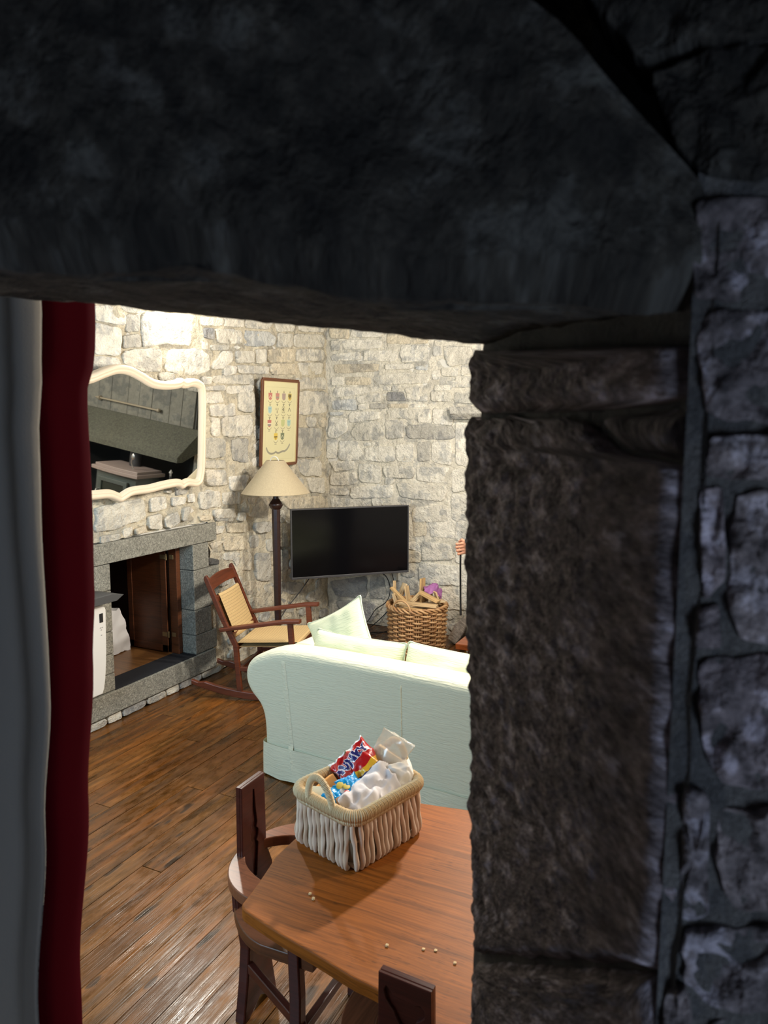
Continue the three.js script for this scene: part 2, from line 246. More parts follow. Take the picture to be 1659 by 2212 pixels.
const LEFT_STONES = [['w',-3.575,2.874,-3.698,2.897,-3.844,2.857,-3.853,2.776,-3.778,2.777,-3.581,2.778],
['w',-3.565,2.766,-3.77,2.761,-3.817,2.746,-3.794,2.58,-3.745,2.561,-3.555,2.555],
['w',-3.511,2.542,-3.744,2.551,-3.796,2.508,-3.671,2.449,-3.504,2.439],
['g',-3.851,2.857,-3.987,2.87,-3.98,2.754,-3.851,2.734],
['g',-3.808,2.704,-3.979,2.733,-3.989,2.644,-3.816,2.618],
['w',-3.987,2.875,-4.123,2.915,-4.403,2.925,-4.528,2.861,-4.522,2.734,-4.494,2.697,-4.188,2.685,-4.079,2.653,-3.997,2.65],
['c',-3.809,2.602,-3.996,2.634,-4.187,2.652,-4.186,2.481,-3.994,2.469,-3.804,2.514],
['w',-4.258,2.653,-4.608,2.69,-4.734,2.636,-4.738,2.516,-4.509,2.473,-4.225,2.484,-4.21,2.505],
['c',-3.772,2.907,-3.976,2.936,-3.994,2.876,-3.859,2.869],
['w',-4.021,2.969,-4.408,3.026,-4.533,2.965,-4.123,2.92],
['w',-4.652,2.942,-4.907,2.969,-4.914,2.901,-4.649,2.869],
['c',-4.927,2.972,-5.204,3,-5.19,2.917,-4.924,2.896],
['c',-5.215,3.002,-5.652,3.05,-5.586,2.945,-5.212,2.916],
['c',-5.664,3.045,-6.019,3.075,-5.975,2.971,-5.711,2.938],
['c',-6.075,3.082,-6.565,3.127,-6.547,3.027,-6.072,2.982],
['d',-4.667,2.859,-4.793,2.868,-4.789,2.774,-4.663,2.774],
['c',-4.812,2.87,-5.156,2.897,-5.162,2.773,-4.817,2.752],
['b',-5.189,2.894,-5.574,2.93,-5.709,2.882,-5.619,2.799,-5.173,2.76],
['c',-5.724,2.933,-5.961,2.951,-5.958,2.827,-5.707,2.796],
['c',-5.989,2.954,-6.547,3.007,-6.544,2.873,-5.985,2.829],
['w',-4.643,2.747,-4.709,2.742,-4.717,2.69,-4.64,2.683],
['g',-4.738,2.732,-4.99,2.75,-4.968,2.709,-4.745,2.683],
['w',-5.032,2.741,-5.086,2.759,-5.139,2.744,-5.073,2.722],
['w',-4.76,2.579,-4.843,2.648,-4.885,2.696,-5.019,2.701,-5.027,2.624,-4.889,2.544,-4.758,2.535],
['w',-4.901,2.589,-5.079,2.582,-5.076,2.523,-4.907,2.487],
['c',-5.062,2.711,-5.329,2.735,-5.337,2.627,-5.08,2.608],
['c',-5.365,2.758,-5.519,2.765,-5.491,2.638,-5.36,2.622],
['o',-5.544,2.767,-5.999,2.816,-5.995,2.69,-5.564,2.651],
['c',-6.026,2.818,-6.544,2.857,-6.526,2.738,-6.023,2.692],
['c',-5.09,2.596,-5.551,2.615,-5.561,2.545,-5.098,2.524],
['o',-5.576,2.645,-6.009,2.676,-6.006,2.572,-5.585,2.54],
['c',-6.037,2.686,-6.526,2.722,-6.507,2.602,-6.104,2.563],
['w',-4.631,2.471,-4.746,2.478,-4.734,2.415,-4.627,2.404],
['c',-4.756,2.485,-5.31,2.53,-5.33,2.443,-4.763,2.422],
['w',-4.627,2.391,-4.924,2.417,-4.922,2.372,-4.625,2.36],
['w',-4.934,2.411,-5.318,2.436,-5.293,2.373,-4.931,2.34],
['w',-4.634,2.348,-4.912,2.365,-4.908,2.275,-4.63,2.255],
['c',-5.081,2.359,-5.328,2.382,-5.31,2.196,-5.096,2.2],
['w',-4.716,2.251,-5.055,2.272,-5.051,2.16,-4.722,2.157],
['c',-6.005,2.542,-6.586,2.575,-6.6,2.447,-6.411,2.455,-6.03,2.424],
['c',-6.016,2.416,-6.616,2.432,-6.595,2.205,-6.009,2.175],
['w',-4.722,2.147,-4.831,2.141,-4.834,1.987,-4.715,1.995],
['c',-4.852,2.154,-5.309,2.179,-5.29,1.986,-4.865,1.986],
['g',-4.608,1.984,-4.895,1.973,-4.889,1.816,-4.6,1.815],
['g',-4.99,1.971,-5.232,1.973,-5.213,1.747,-4.993,1.785],
['c',-4.619,1.802,-4.898,1.796,-4.906,1.723,-4.626,1.738],
['c',-4.635,1.725,-4.895,1.71,-4.91,1.577,-4.638,1.591],
['w',-4.934,1.655,-5.22,1.65,-5.17,1.515,-4.939,1.521],
['w',-4.647,1.565,-4.815,1.532,-4.819,1.399,-4.65,1.424],
['c',-4.845,1.522,-5.102,1.507,-5.098,1.405,-4.851,1.409],
['w',-4.718,1.391,-5.009,1.373,-5.016,1.284,-4.725,1.318],
['g',-5.964,2.058,-6.481,2.055,-6.475,1.749,-5.97,1.77],
['c',-5.97,1.755,-6.474,1.725,-6.471,1.554,-6.093,1.579],
['c',-6.166,1.559,-6.518,1.535,-6.515,1.371,-6.251,1.402],
['o',-5.702,1.397,-6.515,1.346,-6.528,1.212,-5.832,1.271],
['o',-5.167,1.453,-5.523,1.406,-5.505,1.226,-5.183,1.278],
['c',-3.498,1.538,-3.954,1.562,-3.962,1.406,-3.818,1.394,-3.718,1.371,-3.515,1.359,-3.489,1.385],
['w',-4.002,1.551,-4.171,1.554,-4.175,1.455,-4.005,1.443],
['w',-4.241,1.535,-4.395,1.527,-4.383,1.471,-4.246,1.466],
['w',-4.424,1.544,-4.5,1.544,-4.506,1.475,-4.421,1.48],
['w',-3.971,1.417,-4.121,1.424,-4.124,1.306,-3.99,1.318],
['w',-4.145,1.384,-4.307,1.428,-4.321,1.338,-4.229,1.299,-4.15,1.315],
['w',-3.732,1.358,-3.817,1.364,-3.814,1.312,-3.736,1.288],
['c',-3.839,1.344,-3.951,1.359,-3.957,1.31,-3.844,1.302],
['g',-4.354,1.442,-4.447,1.445,-4.386,1.336,-4.339,1.342],
['o',-4.54,1.357,-4.7,1.345,-4.699,1.311,-4.557,1.312],
['c',-4.549,1.552,-4.761,1.548,-4.797,1.416,-4.552,1.401],
['g',-3.514,1.337,-3.708,1.332,-3.706,1.287,-3.518,1.286],
['c',-4.173,1.591,-4.243,1.591,-4.233,1.567,-4.173,1.578],
['w',-4.727,1.373,-4.986,1.345,-4.982,1.257,-4.754,1.292],
['w',-4.742,1.247,-4.875,1.237,-4.831,1.176,-4.739,1.182],
['c',-4.886,1.255,-5.159,1.228,-5.167,1.136,-4.893,1.174],
['c',-4.656,1.115,-4.807,1.119,-4.859,1.105,-4.693,1.057],
['k',-4.641,1,-4.76,0.966,-4.758,0.92,-4.638,0.941],
['c',-4.829,1.142,-5.155,1.117,-5.149,0.984,-4.845,1.026],
['w',-4.844,1.006,-5.081,0.974,-5.031,0.823,-4.99,0.913,-4.842,0.946],
['g',-5.287,0.934,-5.519,0.889,-5.523,0.627,-5.29,0.674],
['c',-5.104,0.978,-5.24,0.942,-5.235,0.785,-5.053,0.819],
['o',-5.669,1.158,-5.815,1.139,-5.822,0.909,-5.675,0.931],
['g',-5.674,0.901,-5.821,0.878,-5.829,0.675,-5.668,0.705],
['c',-5.116,0.701,-5.374,0.657,-5.382,0.538,-5.134,0.577],
['g',-5.652,0.594,-6.095,0.497,-6.093,0.385,-5.674,0.46],
['c',-5.203,0.548,-5.493,0.476,-5.489,0.365,-5.222,0.428],
['g',-5.673,0.437,-5.917,0.32,-5.9,0.228,-5.669,0.299]];
const BACK_STONES = [['o',-3.844,3.086,-3.61,3.073,-3.625,2.952,-3.831,2.968],
['w',-3.583,3.072,-3.201,3.027,-3.24,2.95,-3.598,2.968],
['w',-3.693,2.944,-3.24,2.933,-3.24,2.841,-3.687,2.85],
['o',-3.188,2.993,-2.743,2.958,-2.743,2.864,-3.188,2.885],
['c',-3.817,2.95,-3.707,2.938,-3.721,2.845,-3.818,2.838],
['w',-3.819,2.808,-3.477,2.823,-3.478,2.736,-3.819,2.737],
['w',-3.451,2.833,-3.066,2.817,-3.079,2.704,-3.451,2.729],
['w',-3.035,2.866,-2.718,2.852,-2.717,2.696,-3.034,2.697],
['w',-2.688,2.839,-2.609,2.835,-2.59,2.741,-2.687,2.745],
['c',-2.585,2.84,-2.285,2.815,-2.288,2.653,-2.529,2.645,-2.578,2.752],
['o',-3.792,2.706,-3.266,2.694,-3.279,2.619,-3.779,2.611],
['w',-3.208,2.686,-2.883,2.68,-2.908,2.63,-3.201,2.63],
['b',-2.871,2.651,-2.735,2.669,-2.741,2.608,-2.87,2.623],
['w',-3.821,2.576,-3.676,2.578,-3.683,2.49,-3.822,2.493],
['o',-3.662,2.578,-3.359,2.558,-3.365,2.488,-3.656,2.489],
['c',-3.345,2.575,-3.047,2.601,-2.71,2.579,-2.709,2.49,-3.332,2.482],
['w',-2.71,2.601,-2.613,2.621,-2.612,2.521,-2.685,2.517],
['c',-2.601,2.631,-2.416,2.631,-2.433,2.544,-2.594,2.548],
['c',-2.399,2.646,-2.305,2.643,-2.304,2.567,-2.397,2.548],
['w',-3.808,2.468,-3.28,2.469,-3.28,2.422,-3.561,2.381,-3.809,2.361],
['w',-3.221,2.467,-3.136,2.466,-3.136,2.425,-3.221,2.427],
['w',-3.123,2.477,-3.046,2.464,-3.059,2.418,-3.123,2.419],
['w',-3.547,2.368,-3.253,2.41,-3.254,2.317,-3.493,2.303],
['d',-3.175,2.409,-3.008,2.411,-2.97,2.319,-3.188,2.322],
['c',-2.983,2.451,-2.82,2.459,-2.819,2.323,-2.957,2.325],
['w',-2.869,2.358,-2.745,2.367,-2.738,2.316,-2.869,2.312],
['b',-3.817,2.337,-3.547,2.351,-3.514,2.232,-3.818,2.24],
['w',-3.507,2.291,-3.386,2.307,-3.386,2.243,-3.507,2.232],
['g',-3.373,2.301,-3.195,2.299,-3.195,2.247,-3.373,2.243],
['o',-3.175,2.293,-2.951,2.296,-2.957,2.251,-3.175,2.253],
['w',-2.938,2.29,-2.769,2.294,-2.744,2.254,-2.931,2.25],
['b',-3.853,2.216,-3.685,2.215,-3.7,2.179,-3.839,2.18],
['w',-3.616,2.215,-3.267,2.224,-3.267,2.142,-3.617,2.101],
['c',-3.188,2.235,-2.868,2.233,-2.868,2.141,-3.162,2.154],
['w',-2.843,2.232,-2.707,2.243,-2.699,2.096,-2.842,2.107],
['w',-2.688,2.242,-2.476,2.229,-2.468,2.079,-2.681,2.09],
['w',-3.854,2.168,-3.644,2.161,-3.639,2.011,-3.743,1.95,-3.87,1.955],
['c',-3.549,2.095,-3.254,2.131,-3.214,1.943,-3.509,1.916,-3.604,1.975],
['c',-3.201,2.13,-3.007,2.136,-2.994,1.957,-3.188,1.943],
['g',-2.969,2.084,-2.632,2.096,-2.462,2.073,-2.467,1.939,-2.968,1.951],
['w',-3.884,1.943,-3.751,1.926,-3.766,1.743,-3.887,1.728],
['w',-3.737,1.926,-3.522,1.928,-3.455,1.797,-3.496,1.724,-3.676,1.708,-3.745,1.743],
['w',-3.448,1.905,-3.32,1.907,-3.32,1.877,-3.441,1.869],
['w',-3.428,1.858,-3.11,1.88,-3.083,1.722,-3.188,1.708,-3.455,1.725],
['w',-3.084,1.886,-2.885,1.9,-2.891,1.715,-3.07,1.716],
['g',-2.854,1.912,-2.71,1.925,-2.715,1.73,-2.84,1.727],
['w',-2.698,1.925,-2.485,1.927,-2.482,1.69,-2.69,1.719],
['w',-3.844,1.704,-3.551,1.717,-3.538,1.627,-3.789,1.595],
['w',-3.51,1.688,-3.241,1.683,-3.254,1.491,-3.497,1.495],
['c',-3.228,1.671,-2.878,1.68,-2.877,1.552,-3.201,1.553],
['w',-3.846,1.581,-3.538,1.603,-3.525,1.469,-3.847,1.445],
['w',-2.865,1.669,-2.506,1.678,-2.516,1.518,-2.852,1.529],
['w',-2.481,1.656,-2.326,1.672,-2.323,1.458,-2.479,1.428],
['c',-3.847,1.42,-3.65,1.428,-3.65,1.354,-3.848,1.346],
['w',-3.608,1.442,-3.109,1.485,-3.109,1.354,-3.609,1.319],
['c',-3.083,1.51,-2.528,1.495,-2.551,1.333,-3.031,1.358],
['w',-2.451,2.129,-2.321,2.107,-2.315,1.695,-2.446,1.691],
['w',-2.491,1.416,-2.311,1.435,-2.295,1.152,-2.475,1.153],
['c',-2.901,1.269,-2.526,1.311,-2.524,1.138,-2.9,1.115],
['w',-3.849,1.321,-3.375,1.318,-3.389,1.244,-3.85,1.209],
['c',-2.457,2.55,-2.257,2.544,-2.256,2.435,-2.455,2.44],
['w',-2.672,2.467,-2.491,2.462,-2.491,2.418,-2.672,2.411],
['c',-2.551,2.508,-2.409,2.505,-2.408,2.439,-2.551,2.442],
['c',-2.708,2.411,-2.49,2.396,-2.489,2.307,-2.707,2.31],
['g',-2.466,2.396,-2.255,2.37,-2.253,2.282,-2.465,2.296],
['o',-2.906,1.236,-2.759,1.259,-2.741,0.988,-2.888,0.962],
['w',-2.727,1.26,-2.318,1.296,-2.314,0.973,-2.708,0.975],
['c',-2.806,0.922,-2.484,0.93,-2.451,0.768,-2.788,0.724],
['w',-2.821,0.706,-2.248,0.726,-2.245,0.517,-2.819,0.49],
['w',-2.803,0.461,-2.245,0.487,-2.257,0.275,-2.556,0.256,-2.786,0.401],
['d',-3.856,0.421,-3.401,0.513,-3.419,0.27,-3.801,0.261],
['g',-3.383,0.499,-3.208,0.531,-3.191,0.294,-3.384,0.274],
['d',-3.802,0.212,-3.313,0.249,-3.349,0.035,-3.656,0.014],
['g',-3.174,0.487,-2.836,0.535,-2.835,0.364,-3.156,0.298],
['w',-2.441,1.26,-2.196,1.273,-2.191,0.981,-2.437,0.949],
['w',-2.437,0.934,-2.191,0.952,-2.188,0.76,-2.435,0.724]];
const JAMB_STONES = [[[-0.004, 2.192],[0.29, 2.168],[0.448, 2.154],[0.453, 2.117],[0.336, 2.11],[0.035, 2.112],[-0.007, 2.133]],
[[-0.015, 2.106],[0.192, 2.106],[0.32, 2.102],[0.368, 2.074],[0.452, 2.071],[0.457, 1.974],[0.46, 1.836],[0.46, 1.726],[0.455, 1.687],[0.33, 1.595],[0.052, 1.385],[0.029, 1.547],[0.017, 1.738],[-0.004, 1.861]],
[[0.328, 2.104],[0.406, 2.109],[0.449, 2.109],[0.449, 2.075],[0.372, 2.079]],
[[0.043, 1.366],[0.321, 1.58],[0.452, 1.679],[0.469, 1.618],[0.031, 1.199]]];
const RUB_STONES = [[[-0.006, 2.248],[0.054, 2.241],[0.058, 2.175],[-0.003, 2.182]],
[[-0.002, 2.177],[0.058, 2.171],[0.062, 2.097],[0.007, 2.105]],
[[0.01, 2.092],[0.063, 2.094],[0.064, 2.062],[0.009, 2.062]],
[[0.006, 2.054],[0.021, 2.058],[0.027, 1.994],[0.013, 1.976]],
[[0.029, 2.055],[0.065, 2.056],[0.071, 1.951],[0.038, 1.952],[0.028, 1.978],[0.028, 2.026]],
[[0.009, 1.972],[0.023, 1.977],[0.027, 1.944],[0.009, 1.942]],
[[0.011, 1.935],[0.071, 1.947],[0.078, 1.847],[0.032, 1.847],[0.015, 1.874]],
[[0.03, 1.827],[0.078, 1.84],[0.083, 1.761],[0.042, 1.754],[0.03, 1.79]],
[[0.006, 1.841],[0.024, 1.841],[0.028, 1.742],[0.009, 1.733]],
[[0.01, 1.727],[0.083, 1.756],[0.087, 1.687],[0.035, 1.67],[0.013, 1.685]],
[[0.002, 1.673],[0.015, 1.685],[0.023, 1.653],[0.001, 1.634]],
[[0.032, 1.662],[0.088, 1.68],[0.09, 1.641],[0.025, 1.613]],
[[-0.038, 2.33],[-0.01, 2.336],[0.048, 2.332],[0.052, 2.263],[0.027, 2.254],[-0.002, 2.261],[-0.025, 2.292]],
[[-0.093, 2.409],[0.045, 2.38],[0.048, 2.337],[-0.016, 2.342],[-0.045, 2.337]]];

// ---------- floor ----------
{
  const floor = struct('floor', 'worn brown floorboards running towards the far wall');
  part('subfloor', box(XR - XL + 1.2, 0.1, 8.8, (XR + XL) / 2, -0.075, -2.6), std([0.02, 0.014, 0.01], 0.9), floor);
  const r = rng(5); let x = XL + 0.01, k = 0;
  while (x < XR) {
    const w = 0.104 + r() * 0.018, gap = r() < 0.25 ? 0.005 : 0.0028; let z = ZB + 0.02; const cuts = [];
    while (z < 1.5) { const L = 2.2 + r() * 2.6; const e = Math.min(1.55, z + L); cuts.push([z, e]); z = e + 0.002; }
    for (const [a, b] of cuts) {
      const g = new THREE.BoxGeometry(w - gap, 0.022, b - a - 0.002), p = g.attributes.position, uv = g.attributes.uv, ou = r() * 9, ov = r() * 9;
      g.translate(x + w / 2, -0.011 + (r() - 0.5) * 0.0016, (a + b) / 2);
      for (let i = 0; i < p.count; i++) uv.setXY(i, p.getX(i) * 1.7 + p.getY(i) * 2 + ou, p.getZ(i) * 0.55 + ov);
      part('floorboard', g, M.boards[Math.floor(r() * 5)], floor);
    }
    x += w; k++;
  }
}
// ---------- stone walls ----------
function inPoly(pts, x, y) { let c = false; for (let i = 0, j = pts.length - 1; i < pts.length; j = i++) { const [xi, yi] = pts[i], [xj, yj] = pts[j]; if ((yi > y) !== (yj > y) && x < (xj - xi) * (y - yi) / (yj - yi) + xi) c = !c; } return c; }
function stoneWall(parent, list, put, flip, region, keepOut, seed, cap, pick, depthScale = 1) {
  const [u0, u1, v0, v1] = region, R = 0.02, nu = Math.ceil((u1 - u0) / R), nv = Math.ceil((v1 - v0) / R), mask = new Uint8Array(nu * nv), r = rng(seed);
  const mark = test => { for (let j = 0; j < nv; j++) for (let i = 0; i < nu; i++) if (test(u0 + (i + 0.5) * R, v0 + (j + 0.5) * R)) mask[j * nu + i] = 1; };
  keepOut.forEach(([a, b, c, d]) => mark((u, v) => u > a && u < b && v > c && v < d));
  list.forEach((s, n) => {
    const kind = M.stone[s[0]], pts = []; for (let i = 1; i < s.length; i += 2) pts.push([s[i], s[i + 1]]);
    mark((u, v) => inPoly(pts, u, v));
    part('stone', stoneGeo(pts, (0.012 + r() * 0.016) * depthScale, n + seed, put, { flip }), kind[Math.floor(r() * kind.length)], parent);
  });
  let made = 0;
  for (let t = 0; t < 9000 && made < cap; t++) {
    const f = 1 - t / 9000, w = 0.08 + r() * 0.24 * f + 0.04, h = 0.055 + r() * 0.1 * f + 0.02, u = u0 + r() * (u1 - u0 - w), v = v0 + r() * (v1 - v0 - h);
    const i0 = Math.floor((u - u0) / R), i1 = Math.floor((u + w - u0) / R), j0 = Math.floor((v - v0) / R), j1 = Math.floor((v + h - v0) / R);
    let free = true; for (let j = j0; j <= j1 && free; j++) for (let i = i0; i <= i1; i++) if (mask[j * nu + i]) { free = false; break; }
    if (!free) continue;
    for (let j = j0; j <= j1; j++) for (let i = i0; i <= i1; i++) mask[j * nu + i] = 1;
    const J = () => (r() - 0.5) * 0.3, pts = [[u + w * (0.05 + 0.1 * r()), v + h * 0.12 * r()], [u + w * (0.5 + J() * 0.5), v - h * 0.05 * r()], [u + w * (0.95 - 0.15 * r()), v + h * 0.12 * r()], [u + w, v + h * (0.5 + J())], [u + w * (0.95 - 0.2 * r()), v + h * (1 - 0.1 * r())], [u + w * (0.5 + J()), v + h], [u + w * (0.1 + 0.1 * r()), v + h * (1 - 0.15 * r())], [u, v + h * (0.5 + J())]];
    const kind = M.stone[pick(u, v, r)];
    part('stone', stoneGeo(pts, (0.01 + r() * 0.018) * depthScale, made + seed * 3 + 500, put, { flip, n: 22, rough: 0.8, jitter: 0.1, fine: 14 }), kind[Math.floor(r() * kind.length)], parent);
    made++;
  }
}
// rough pointing between the stones
function mortarGeo(u0, u1, v0, v1, cell, put, hole, seed, amp, flip) {
  const nu = Math.round((u1 - u0) / cell), nv = Math.round((v1 - v0) / cell), pos = [], uv = [], idx = [];
  for (let j = 0; j <= nv; j++) for (let i = 0; i <= nu; i++) { const u = lerp(u0, u1, i / nu), v = lerp(v0, v1, j / nv), p = put(u, v, 0.0005 + fbm3(u * 5, v * 5, seed, 4) * amp + N3(u * 17, v * 17, seed) * amp * 0.25); pos.push(p.x, p.y, p.z); uv.push(u, v); }
  for (let j = 0; j < nv; j++) for (let i = 0; i < nu; i++) { const u = lerp(u0, u1, (i + 0.5) / nu), v = lerp(v0, v1, (j + 0.5) / nv); if (hole && hole(u, v)) continue; const a = j * (nu + 1) + i, b = a + 1, c = a + nu + 1, d = c + 1; flip ? idx.push(a, d, b, a, c, d) : idx.push(a, b, d, a, d, c); }
  const g = new THREE.BufferGeometry(); g.setAttribute('position', new THREE.Float32BufferAttribute(pos, 3)); g.setAttribute('uv', new THREE.Float32BufferAttribute(uv, 2)); g.setIndex(idx); g.computeVertexNormals(); return g;
}
const putL = (u, v, w) => V(XL + w, v, u), putB = (u, v, w) => V(u, v, ZB + w);
{
  const wall = struct('wall_left', 'rough limewashed rubble stone wall with mirror, framed print and serving hatch');
  part('core', merge([box(0.85, TOP - 1.27, 9.2, XL - 0.445, (TOP + 1.27) / 2, -2.5), box(0.85, 1.28, 5.2, XL - 0.445, 0.64, -3.545 + 2.6), box(0.85, 1.28, 2.6, XL - 0.445, 0.64, -4.47 - 1.3), box(0.85, 0.226, 0.86, XL - 0.445, 0.113, -4.0)]), M.plaster, wall);
  part('pointing', mortarGeo(-6.62, -0.6, 0, TOP, 0.035, putL, (u, v) => u > -4.66 && u < -3.3 && v > 0.05 && v < 1.29, 3.3, 0.055, true), M.bareMortar, wall);
  const hatchArea = [-4.75, -3.2, 0.05, 1.3];
  stoneWall(wall, LEFT_STONES.map(s => s[2] < 1.45 ? [{ w: 'c', c: 'o' }[s[0]] || s[0], ...s.slice(1)] : s), putL, true, [-6.58, -3.2, 0.0, 3.25], [hatchArea], 100, 190, (u, v, r) => { const q = r(); return v < 1.3 ? (q < 0.45 ? 'g' : q < 0.65 ? 'c' : 'o') : (q < 0.4 ? 'c' : q < 0.75 ? 'w' : q < 0.9 ? 'g' : 'o'); });
  // dressed granite round the hatch
  const gb = (z0, z1, y0, y1, d = 0.62, out = 0.034) => box(d, y1 - y0 - 0.004, Math.abs(z1 - z0) - 0.004, XL + out - d / 2, (y0 + y1) / 2, (z0 + z1) / 2, 0.007);
  part('lintel_block', gb(-4.733, -3.28, 1.137, 1.287), M.granite, wall);
  part('sill_block', gb(-4.665, -3.3, 0.07, 0.232, 0.12, 0.05), M.granite, wall);
  [[0.928, 1.137, -4.625], [0.6, 0.928, -4.75], [0.394, 0.6, -4.64], [0.234, 0.394, -4.7]].forEach(([a, b, z]) => part('jamb_block', gb(z, -4.43, a, b), M.granite, wall));
  [[0.95, 1.137, -3.3], [0.66, 0.95, -3.24], [0.5, 0.66, -3.3], [0.36, 0.5, -3.24], [0.234, 0.36, -3.3]].forEach(([a, b, z]) => part('jamb_block', gb(-3.585, z, a, b), M.granite, wall));
  part('slate_threshold', box(0.27, 0.02, 0.845, XL - 0.1, 0.226, -4.008), M.slate, wall);
  // footing stones under the sill
  let z = -3.3; const r = rng(77); for (let k = 0; z > -4.72; k++) { const L = 0.13 + r() * 0.16; part('stone', stoneGeo([[z - L, 0.004], [z - 0.01, 0.004], [z - 0.012, 0.058], [z - L + 0.006, 0.06]], 0.03, 900 + k, putL, { flip: true, n: 18 }), M.stone[['g', 'c', 'd'][k % 3]][0], wall); z -= L; }
}
{
  const wall = struct('wall_back', 'limewashed stone wall with a hooded fireplace');
  const RX0 = -1.9, RX1 = -0.1, RY = 1.5;
  part('core', merge([box(RX0 + 4.75, TOP, 0.7, (RX0 - 4.75) / 2, TOP / 2, ZB - 0.36), box(XR + 0.6 - RX1, TOP, 0.7, (XR + 0.6 + RX1) / 2, TOP / 2, ZB - 0.36), box(RX1 - RX0, TOP - RY, 0.7, (RX0 + RX1) / 2, (TOP + RY) / 2, ZB - 0.36)]), M.plaster, wall);
  part('pointing', mortarGeo(-3.92, RX0, 0, TOP, 0.035, putB, null, 8.1, 0.035, false), M.mortar, wall);
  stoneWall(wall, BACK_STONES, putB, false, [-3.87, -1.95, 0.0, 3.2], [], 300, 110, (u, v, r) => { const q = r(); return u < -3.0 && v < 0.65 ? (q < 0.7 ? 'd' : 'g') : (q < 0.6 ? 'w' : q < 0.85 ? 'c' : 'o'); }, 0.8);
  // carved ledge beside the chimney breast
  part('ledge_stone', extrude([[0, 0], [0.1, 0], [0.16, 0.05], [0.17, 0.115], [0, 0.115]], 0.62, 0.006).rotateY(-Math.PI / 2).translate(-1.83, 2.14, ZB + 0.01), M.stone.g[1], wall);
  part('fireback', merge([box(RX1 - RX0 + 0.1, RY + 0.2, 0.06, (RX0 + RX1) / 2, RY / 2, ZB - 0.67), box(0.05, RY, 0.7, RX0 + 0.0, RY / 2, ZB - 0.34), box(0.05, RY, 0.7, RX1, RY / 2, ZB - 0.34)]), M.soot, wall);
  // smoke-dark ashlar of the chimney breast
  const r = rng(9); let y = 1.7;
  part('joint_bed', box(2.56, 2.05, 0.05, -0.66, 1.7 + 1.02, ZB + 0.02), std([0.05, 0.05, 0.045], 0.95), wall);
  [0.5, 0.42, 0.5, 0.62].forEach((h, k) => { let x = -1.92 - 0.02 * k; while (x < 0.6) { const w = 0.16 + r() * 0.16, e = Math.min(0.62, x + w); part('ashlar_block', box(e - x - 0.004, h - 0.005, 0.05, (e + x) / 2, y + h / 2, ZB + 0.035 + r() * 0.008, 0.006), M.sooty, wall); x = e; } y += h; });
  // stone hood on its front edge
  const hoodS = [[0, 1.71], [0.09, 1.71], [0.45, 1.42], [0.45, 1.36], [0.36, 1.36], [0, 1.5]];
  part('hood', extrude(hoodS, 2.35, 0.006).rotateY(-Math.PI / 2).translate(0.28, 0, ZB), M.hood, wall);
  part('hearth_stone', box(2.3, 0.44, 0.95, -0.95, 0.22, ZB + 0.14, 0.02), M.granite, wall);
}
{
  const wr = struct('wall_right', 'plastered wall out of sight behind the squint');
  part('core', box(0.5, TOP, 6.4, XR + 0.25, TOP / 2, -4.2), M.plaster, wr);
  const ce = struct('ceiling', 'dark boarded ceiling with beams');
  part('slab', box(XR - XL + 1.9, 0.2, 9.6, (XR + XL) / 2 - 0.2, TOP + 0.1, -2.6), std([0.16, 0.1, 0.06], 0.8, { map: TX.wood }), ce);
  const r2 = rng(12); for (let k = 0; k < 6; k++) part('beam', box(XR - XL, 0.2, 0.16, (XR + XL) / 2, TOP - 0.1, -6.0 + k * 1.05, 0.01), M.lampwood, ce);
}
